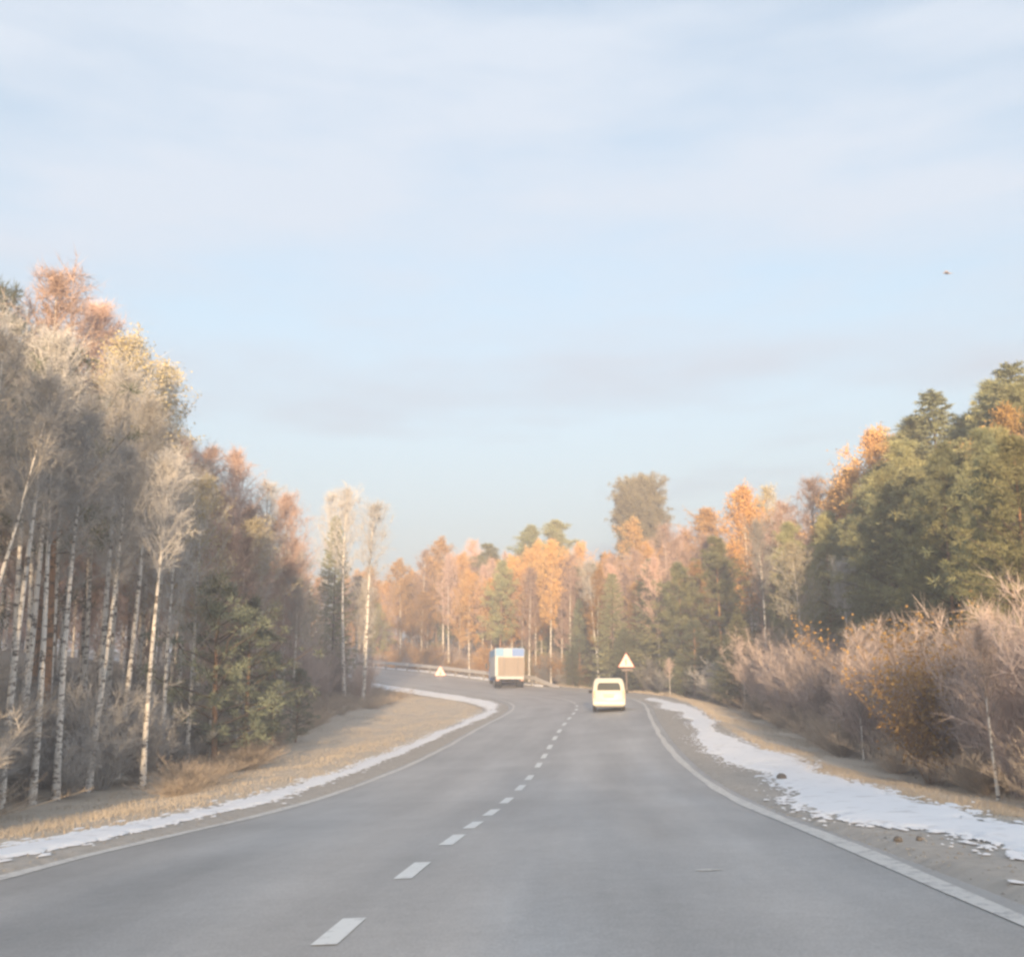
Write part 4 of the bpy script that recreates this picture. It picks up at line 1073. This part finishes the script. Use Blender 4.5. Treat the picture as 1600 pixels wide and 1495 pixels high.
# ------------------------------------------------------------------ guardrail on the outside of the far bend, its near end ramped down
def guardrail():
    S = np.arange(83.6, 150, 0.5); O = np.interp(S, [83.6, 88, 92, 150], [4.75, 4.55, 4.7, 4.9])
    top = np.interp(S, [83.6, 87.6], [0.10, 0.78])
    P0 = road_pt(S, O); root = empty('guardrail', tuple(P0[0]))
    prop(root, 'pale metal guardrail along the outer edge of the far bend with a ramped end', 'guardrail')
    prof = [(0.0, 0.0), (-0.05, -0.04), (-0.05, -0.11), (0.0, -0.15), (0.0, -0.17), (-0.05, -0.21), (-0.05, -0.28), (0.0, -0.32), (0.012, -0.32), (0.012, 0.0)]
    k = len(prof); V = []
    for a, b in prof: V.append(road_pt(S, O + a) * np.array([1, 1, 0]) + np.array([0, 0, 1]) * (P0[:, 2] + np.maximum(top + b, 0.01 + 0.05 * (b + 0.32)))[:, None])
    V = np.stack(V, 1) - P0[0]; n = len(S)
    q = (np.arange(n - 1)[:, None] * k + np.arange(k)[None]); q2 = (np.arange(n - 1)[:, None] * k + (np.arange(k)[None] + 1) % k)
    m = make_mesh('rail_beam', V.reshape(-1, 3), 4, np.stack([q, q2, q2 + k, q + k], -1).reshape(-1, 4), [plain('galvanised_rail', (0.62, 0.60, 0.58), 0.5, 0.15, 0.08, 2)])
    link('rail_beam', m, root)
    bm = bmesh.new(); boxes(bm, (0, 0, 0.26), (0.09, 0.13, 0.90)); me_ = bpy.data.meshes.new('post'); bm.to_mesh(me_); bm.free(); me_.materials.append(plain('rail_post', (0.34, 0.33, 0.32), 0.7))
    for s_ in np.arange(88, 149, 3.0):
        c = bpy.data.objects.new('post', me_); COL.objects.link(c); c.parent = root
        c.location = Vector(road_pt(s_, float(np.interp(s_, S, O)) + 0.07) - P0[0]); c.rotation_euler = (0, 0, -float(np.interp(s_, ST, PS)))


guardrail()

# ------------------------------------------------------------------ vehicles
M_CREAM = plain('cream_car_paint', (0.68, 0.67, 0.60), 0.35, 0, 0.03, 3)
M_GLASS, _t, _b = new_mat('dark_window_glass'); _b.inputs['Base Color'].default_value = (0.09, 0.095, 0.08, 1); _b.inputs['Roughness'].default_value = 0.25
M_RUBBER = plain('tyre_rubber', (0.03, 0.03, 0.03), 0.85)
M_RIM = plain('wheel_rim', (0.45, 0.45, 0.45), 0.4, 0.6)
M_TRIM = plain('dark_plastic', (0.05, 0.05, 0.052), 0.6)
M_PLATE = plain('number_plate', (0.55, 0.52, 0.42), 0.5)
M_LAMP = plain('faded_tail_lamp', (0.55, 0.30, 0.22), 0.3)
M_AMBER = plain('amber_lamp', (0.70, 0.42, 0.16), 0.3)


def wheel(parent, x, y, r, w, side, twin=False):
    wh = empty('wheel', (x, y, r)); wh.parent = parent
    bm = bmesh.new(); cyl(bm, (-w / 2, 0, 0), (w / 2, 0, 0), r, seg=24)
    es = [e for e in bm.edges if abs(e.verts[0].co.x - e.verts[1].co.x) < 1e-4 and len(e.link_faces) == 2]
    bmesh.ops.bevel(bm, geom=es, offset=w * 0.18, segments=2, affect='EDGES')
    from_bm('tyre', bm, M_RUBBER, wh)
    bm = bmesh.new(); cyl(bm, (side * w * 0.3, 0, 0), (side * (w * 0.5 + 0.012), 0, 0), r * 0.6, r * 0.5, 16)
    from_bm('rim', bm, M_RIM, wh)
    return wh


def loft(rings, mat, name, parent):
    bm = bmesh.new(); vs = [[bm.verts.new(p) for p in r] for r in rings]
    k = len(rings[0])
    for a, b in zip(vs[:-1], vs[1:]):
        for i in range(k): bm.faces.new((a[i], a[(i + 1) % k], b[(i + 1) % k], b[i]))
    for r, rev in ((vs[0], False), (vs[-1], True)):
        h = k // 2
        for i in range(h - 1):     # symmetric ring: bridge left and right
            f = (r[i], r[i + 1], r[k - 2 - i], r[k - 1 - i])
            bm.faces.new(f[::-1] if rev else f)
    bmesh.ops.recalc_face_normals(bm, faces=bm.faces[:])
    o = from_bm(name, bm, mat, parent, smooth=True)
    md = o.modifiers.new('round', 'BEVEL'); md.width = 0.035; md.segments = 2; md.limit_method = 'ANGLE'; md.angle_limit = R(28)
    return o


def build_van(loc, heading):
    v = empty('van', loc, -heading)
    prop(v, 'small cream white van seen from behind driving in the right lane', 'van')
    Wd, Ht = 0.86, 1.68
    def ring(y, w, zb, belt, zt, tum, lean):
        half = [(0.84 * w, zb), (0.99 * w, zb + 0.16), (1.0 * w, 0.62), (0.985 * w, belt), (tum * w * 1.07, belt + (zt - belt) * 0.62), (tum * w * 0.97, zt - 0.07), (tum * w * 0.80, zt)]
        out = []
        for x, z in half: out.append((x, y + lean * max(0, z - belt) / max(zt - belt, .01), z))
        return out + [(-a, b, c) for a, b, c in reversed(out)]
    rings = [ring(0.0, 0.96 * Wd, 0.30, 0.98, Ht - 0.04, 0.84, 0.24), ring(0.09, Wd, 0.24, 0.98, Ht, 0.86, 0.22), ring(0.9, Wd * 1.005, 0.24, 0.98, Ht + 0.02, 0.87, 0.05), ring(2.2, Wd * 1.005, 0.24, 0.98, Ht + 0.01, 0.87, 0.0),
             ring(2.75, Wd, 0.24, 0.98, Ht - 0.06, 0.86, 0.0), ring(3.35, Wd * 0.99, 0.24, 0.96, 1.20, 0.9, -0.1), ring(3.85, Wd * 0.95, 0.26, 0.84, 0.93, 0.93, -0.05), ring(4.05, Wd * 0.86, 0.30, 0.72, 0.78, 0.95, -0.02)]
    loft(rings, M_CREAM, 'body', v)
    # rear window: lies on the leaning tailgate, slightly proud
    def tail(x, z, out=0.012):
        return (x, 0.24 * max(0, z - 0.98) / (Ht - 0.04 - 0.98) - out, z)
    def sheet(name, pts, mat, th=0.012):
        bm = bmesh.new(); f = bm.faces.new([bm.verts.new(p) for p in pts]); r = bmesh.ops.extrude_face_region(bm, geom=[f])
        bmesh.ops.translate(bm, vec=(0, -th, 0), verts=[q for q in r['geom'] if isinstance(q, bmesh.types.BMVert)])
        bmesh.ops.recalc_face_normals(bm, faces=bm.faces[:])
        return from_bm(name, bm, mat, v)
    sheet('rear_window', [tail(-.60, 1.07), tail(.60, 1.07), tail(.585, 1.28), tail(.53, 1.415), tail(.45, 1.44), tail(-.45, 1.44), tail(-.53, 1.415), tail(-.585, 1.28)], M_GLASS)
    sheet('licence_plate', [(-.26, -.012, .70), (.26, -.012, .70), (.26, -.012, .81), (-.26, -.012, .81)], M_PLATE)
    bm = bmesh.new(); boxes(bm, (0, -0.012, 0.865), (0.62, 0.05, 0.045), bevel=0.012); from_bm('tailgate_trim', bm, M_PLATE, v)
    for s in (-1, 1):
        bm = bmesh.new(); boxes(bm, (s * 0.755, 0.015, 0.80), (0.105, 0.06, 0.26), bevel=0.02); tl = from_bm('tail_lamp', bm, M_LAMP, v)
        bm = bmesh.new(); boxes(bm, (s * 0.755, 0.012, 0.985), (0.10, 0.06, 0.09), bevel=0.015); from_bm('indicator', bm, M_AMBER, tl)
        bm = bmesh.new(); boxes(bm, (s * 0.98, 2.62, 1.02), (0.20, 0.09, 0.15), bevel=0.03); from_bm('wing_mirror', bm, M_TRIM, v)
        for y0, y1 in ((0.55, 1.35), (1.42, 2.3), (2.36, 2.9)):
            bm = bmesh.new()
            t = 0.87 * Wd * 1.07
            pts = [(s * (Wd * 0.985 + 0.006), y0, 1.04), (s * (Wd * 0.985 + 0.006), y1 + (0.25 if y1 > 2.5 else 0), 1.04), (s * (t + 0.012), y1 - 0.04 - (0.15 if y1 > 2.5 else 0), 1.38), (s * (t + 0.012), y0 + 0.05, 1.38)]
            f = bm.faces.new([bm.verts.new(p) for p in pts]); r = bmesh.ops.extrude_face_region(bm, geom=[f])
            bmesh.ops.translate(bm, vec=(s * 0.01, 0, 0), verts=[q for q in r['geom'] if isinstance(q, bmesh.types.BMVert)])
            bmesh.ops.recalc_face_normals(bm, faces=bm.faces[:]); from_bm('side_window', bm, M_GLASS, v)
        wheel(v, s * 0.735, 0.72, 0.30, 0.19, s); wheel(v, s * 0.735, 3.20, 0.30, 0.19, s)
    bm = bmesh.new(); boxes(bm, (0, 0.02, 0.44), (1.66, 0.20, 0.24), bevel=0.05); from_bm('bumper', bm, M_CREAM, v)
    bm = bmesh.new(); boxes(bm, (0, 0.25, 0.26), (1.45, 0.4, 0.10), bevel=0.02); from_bm('underbody', bm, M_TRIM, v)
    bm = bmesh.new(); cyl(bm, (0.1, 0.4, Ht - 0.01), (0.1, 0.28, Ht + 0.20), 0.012, 0.006, 6); from_bm('aerial', bm, M_RIM, v)
    v.scale = (0.93, 0.95, 0.95)
    return v


_s0 = 51.5
p = road_pt(_s0, 1.72)
build_van(Vector(p) + Vector((0, 0, 0.006)), float(np.interp(_s0 + 2, ST, PS)) - 0.02)

M_TAN = plain('tan_cargo_door', (0.34, 0.285, 0.24), 0.7, 0, 0.08, 2)
M_WHITEBOX = plain('white_cargo_panel', (0.60, 0.61, 0.62), 0.5, 0, 0.05, 2)
M_BLUE = plain('pale_blue_panel', (0.20, 0.42, 0.66), 0.5, 0, 0.06, 2)
M_BLUE2 = plain('deep_blue_panel', (0.15, 0.28, 0.62), 0.5, 0, 0.06, 2)
M_CHASSIS = plain('dark_chassis', (0.06, 0.05, 0.05), 0.8)


def build_truck(loc, heading):
    t = empty('truck', loc, -heading)
    prop(t, 'box truck with tan rear door and blue and white top going round the bend', 'truck')
    Wd, zb, zt, Ln = 2.36, 0.92, 3.12, 5.4
    bm = bmesh.new(); boxes(bm, (0, Ln / 2, (zb + zt) / 2), (Wd, Ln, zt - zb), bevel=0.04); from_bm('cargo_box', bm, M_WHITEBOX, t)
    bm = bmesh.new(); boxes(bm, (0.10, -0.03, (zb + 2.42) / 2 + 0.03), (2.10, 0.06, 2.42 - zb - 0.06), bevel=0.015); d = from_bm('rear_door', bm, M_TAN, t)
    for x in (-0.45, 0.65):
        bm = bmesh.new(); cyl(bm, (x, -0.08, zb + 0.1), (x, -0.08, 2.35), 0.02, seg=6); from_bm('lock_bar', bm, M_RIM, d)
    for x, w, m in ((-0.80, 0.66, M_BLUE), (-0.15, 0.60, M_WHITEBOX), (0.66, 0.96, M_BLUE2)):
        bm = bmesh.new(); boxes(bm, (x, -0.025, 2.80 + 0.0), (w, 0.05, 0.58), bevel=0.01); from_bm('header_panel', bm, m, t)
    bm = bmesh.new(); boxes(bm, (0, Ln / 2, zt + 0.012), (Wd - 0.12, Ln - 0.12, 0.05), bevel=0.01); from_bm('roof', bm, M_BLUE, t)
    for s in (-1, 1):
        bm = bmesh.new(); boxes(bm, (s * (Wd / 2 + 0.004), Ln / 2, 2.82), (0.03, Ln - 0.1, 0.52), bevel=0.008); from_bm('side_band', bm, M_BLUE, t)
    bm = bmesh.new(); boxes(bm, (0.0, -0.05, 0.80), (2.25, 0.12, 0.20), bevel=0.02); from_bm('rear_bumper', bm, M_WHITEBOX, t)
    bm = bmesh.new()
    for s in (-1, 1): boxes(bm, (s * 0.42, 3.2, 0.80), (0.10, 6.6, 0.20))
    boxes(bm, (0, 1.1, 0.55), (1.5, 0.14, 0.14)); from_bm('chassis', bm, M_CHASSIS, t)
    for s in (-1, 1):
        bm = bmesh.new(); boxes(bm, (s * 0.98, -0.07, 0.62), (0.26, 0.06, 0.12), bevel=0.01); from_bm('tail_lamp', bm, M_LAMP, t)
        bm = bmesh.new(); boxes(bm, (s * 0.90, 0.25, 0.48), (0.52, 0.02, 0.42)); from_bm('mud_flap', bm, M_RUBBER, t)
        for x in (0.74, 1.03): wheel(t, s * x, 1.0, 0.47, 0.26, s)
        wheel(t, s * 0.98, 6.3, 0.47, 0.28, s)
    c = empty('cab', (0, 5.6, 0)); c.parent = t
    bm = bmesh.new(); boxes(bm, (0, 0.85, 1.65), (2.2, 1.6, 1.9), bevel=0.14); from_bm('cab_shell', bm, M_BLUE2, c)
    bm = bmesh.new(); boxes(bm, (0, 1.66, 2.0), (1.9, 0.03, 0.75), bevel=0.01); from_bm('windscreen', bm, M_GLASS, c)
    for s in (-1, 1):
        bm = bmesh.new(); boxes(bm, (s * 1.105, 1.0, 2.0), (0.03, 0.85, 0.6), bevel=0.01); from_bm('cab_window', bm, M_GLASS, c)
        bm = bmesh.new(); boxes(bm, (s * 1.32, 1.5, 1.95), (0.16, 0.08, 0.45), bevel=0.03); from_bm('cab_mirror', bm, M_TRIM, c)
    return t


p = road_pt(86.5, 1.85)
build_truck(Vector(p) + Vector((0, 0, 0.006)), -0.10)

# ------------------------------------------------------------------ signs
M_SIGNW = plain('sign_white', (0.80, 0.76, 0.70), 0.5, 0, 0.03)
M_SIGNR = plain('sign_red', (0.52, 0.13, 0.10), 0.5)
M_SIGNB = plain('sign_back_metal', (0.32, 0.31, 0.31), 0.5, 0.5)
M_POST = plain('sign_post', (0.26, 0.21, 0.19), 0.7)
M_SYMBOL = plain('sign_symbol', (0.42, 0.25, 0.19), 0.6)


def tri_plate(name, side, y, th, mat, parent, cz, rnd=0.05):
    h = side * math.sqrt(3) / 2
    P = [Vector((-side / 2, 0, -h / 3)), Vector((side / 2, 0, -h / 3)), Vector((0, 0, 2 * h / 3))]
    ring = []
    for i in range(3):
        a, b, c = P[i - 1], P[i], P[(i + 1) % 3]
        p0 = b + (a - b).normalized() * rnd * side; p1 = b + (c - b).normalized() * rnd * side
        for t in (0, .5, 1): ring.append(p0.lerp(b, t).lerp(b.lerp(p1, t), t))
    bm = bmesh.new(); f = bm.faces.new([bm.verts.new((q.x, y, q.z + cz)) for q in ring])
    r = bmesh.ops.extrude_face_region(bm, geom=[f]); bmesh.ops.translate(bm, vec=(0, -th, 0), verts=[q for q in r['geom'] if isinstance(q, bmesh.types.BMVert)])
    bmesh.ops.recalc_face_normals(bm, faces=bm.faces[:])
    return from_bm(name, bm, mat, parent)


def build_sign(name, loc, rz, side, cz, label, posts, border=0.83):
    s = empty(name, loc, rz); prop(s, label, 'road sign')
    for x in posts:
        bm = bmesh.new(); cyl(bm, (x, 0.05, -0.2), (x, 0.05, cz + side * 0.3), 0.045, seg=10); from_bm('post', bm, M_POST, s)
    bm = bmesh.new(); boxes(bm, (0, 0.012, cz - side * 0.08), (side * 0.4, 0.03, 0.05)); from_bm('bracket', bm, M_SIGNB, s)
    tri_plate('border', side, -0.004, 0.02, M_SIGNR, s, cz)
    f = tri_plate('sign_face', side * border, -0.024, 0.006, M_SIGNW, s, cz)
    return s, f


sx, sz = spot(978.5, 1034.5, 76.0)
gz = float(ground_z(np.array([sx]), np.array([76.0]))[0])
sg, face = build_sign('warning_sign', (sx, 76.0, gz), 0.0, 1.2, sz - gz, 'white triangular warning sign with red border on a post behind the van', (0.0,), 0.86)
cz = sz - gz
bm = bmesh.new()
for a, b in (((-0.05, -0.16), (0.0, -0.02)), ((0.0, -0.02), (-0.06, 0.08)), ((-0.06, 0.08), (0.02, 0.2))):
    mx_, mz_ = (a[0] + b[0]) / 2, (a[1] + b[1]) / 2
    ln = math.hypot(b[0] - a[0], b[1] - a[1]); an = math.atan2(b[0] - a[0], b[1] - a[1])
    mt = Matrix.Translation((mx_, -0.0335, cz + mz_)) @ Matrix.Rotation(an, 4, 'Y') @ Matrix.Diagonal((0.07, 0.005, ln + 0.05, 1)); bmesh.ops.create_cube(bm, size=1, matrix=mt)
from_bm('bend_symbol', bm, M_SYMBOL, face)
bm = bmesh.new(); boxes(bm, (0.06, 0.02, cz - 0.52), (0.75, 0.025, 0.14), bevel=0.008); from_bm('lower_plate', bm, M_POST, sg)

sx2, sz2 = spot(688, 1050, 104.0)
gz2 = float(ground_z(np.array([sx2]), np.array([104.0]))[0])
s2, f2 = build_sign('low_warning_sign', (sx2, 104.0, gz2), 0.0, 1.15, max(sz2 - gz2, 0.5), 'small low white triangle sign on the outer edge of the far bend', (-0.25, 0.25), 0.88)
bm = bmesh.new(); boxes(bm, (0, -0.033, max(sz2 - gz2, 0.5) - 0.12), (0.24, 0.006, 0.16), bevel=0.002); boxes(bm, (0, -0.033, max(sz2 - gz2, 0.5) + 0.12), (0.10, 0.006, 0.16), bevel=0.002)
from_bm('symbol', bm, M_SYMBOL, f2)

# ------------------------------------------------------------------ bird in the sky
def bird(loc):
    body = []
    for y, r in ((-.17, .008), (-.13, .03), (-.06, .05), (.03, .055), (.10, .038), (.14, .03), (.17, .026), (.20, .008)):
        body.append([(r * math.cos(a), y, r * 0.9 * math.sin(a)) for a in np.linspace(0, 2 * math.pi, 8, endpoint=False)])
    bm = bmesh.new(); vs = [[bm.verts.new(q) for q in r] for r in body]
    for a, b in zip(vs[:-1], vs[1:]):
        for i in range(8): bm.faces.new((a[i], a[(i + 1) % 8], b[(i + 1) % 8], b[i]))
    bm.faces.new(vs[0][::-1]); bm.faces.new(vs[-1])
    def slab(pts, th):
        top = [bm.verts.new((a, b, c + th)) for a, b, c in pts]; bot = [bm.verts.new((a, b, c - th)) for a, b, c in pts]
        bm.faces.new(top); bm.faces.new(bot[::-1])
        for i in range(len(pts)):
            j = (i + 1) % len(pts); bm.faces.new((top[i], bot[i], bot[j], top[j]))
    for s in (-1, 1):
        slab([(s * .03, .08, .02), (s * .16, .11, .06), (s * .30, .04, .075), (s * .36, -.05, .07), (s * .18, -.04, .05), (s * .03, -.06, .02)], .006)
    slab([(-.025, -.14, 0), (.025, -.14, 0), (.06, -.27, 0), (-.06, -.27, 0)], .005)
    bmesh.ops.recalc_face_normals(bm, faces=bm.faces[:])
    o = from_bm('bird', bm, plain('bird_feathers', (0.24, 0.22, 0.24), 0.9))
    o.location = loc; o.rotation_euler = (R(10), R(-28), R(72)); o.scale = (1.35, 1.35, 1.35)
    return prop(o, 'small grey bird flying alone in the open sky', 'bird')


bx_, bz_ = spot(1480, 427, 62.0)
bird((bx_, 62.0, bz_))

# ------------------------------------------------------------------ air
HAZE = 0.0038  # added haze volume: lifts the dark tones in place of glare and overexposure
bpy.context.view_layer.update()
_top, _bot, _far = 0.0, -3.0, 200.0
for o in SC.objects:
    if o.type == 'MESH':
        for c_ in o.bound_box:
            q = o.matrix_world @ Vector(c_); _top = max(_top, q.z); _bot = min(_bot, q.z); _far = max(_far, abs(q.x) + 5, abs(q.y) + 5)
print('air box', _top, _bot, _far)
bm = bmesh.new(); boxes(bm, (0, 0, (_top + 0.5 + _bot - 1) / 2), (2 * _far, 2 * _far, _top + 1.5 - _bot))
hm = bpy.data.materials.new('added_haze'); hm.use_nodes = True; hm.node_tree.nodes.clear()
ho = hm.node_tree.nodes.new('ShaderNodeOutputMaterial'); hv = hm.node_tree.nodes.new('ShaderNodeVolumePrincipled')
hv.inputs['Color'].default_value = (0.72, 0.755, 0.85, 1); hv.inputs['Density'].default_value = HAZE; hv.inputs['Anisotropy'].default_value = 0.1
hm.node_tree.links.new(hv.outputs['Volume'], ho.inputs['Volume'])
hz = from_bm('haze', bm, hm)
prop(hz, 'thin pale haze added over the road and forest to lift the darks', 'haze', kind='stuff')
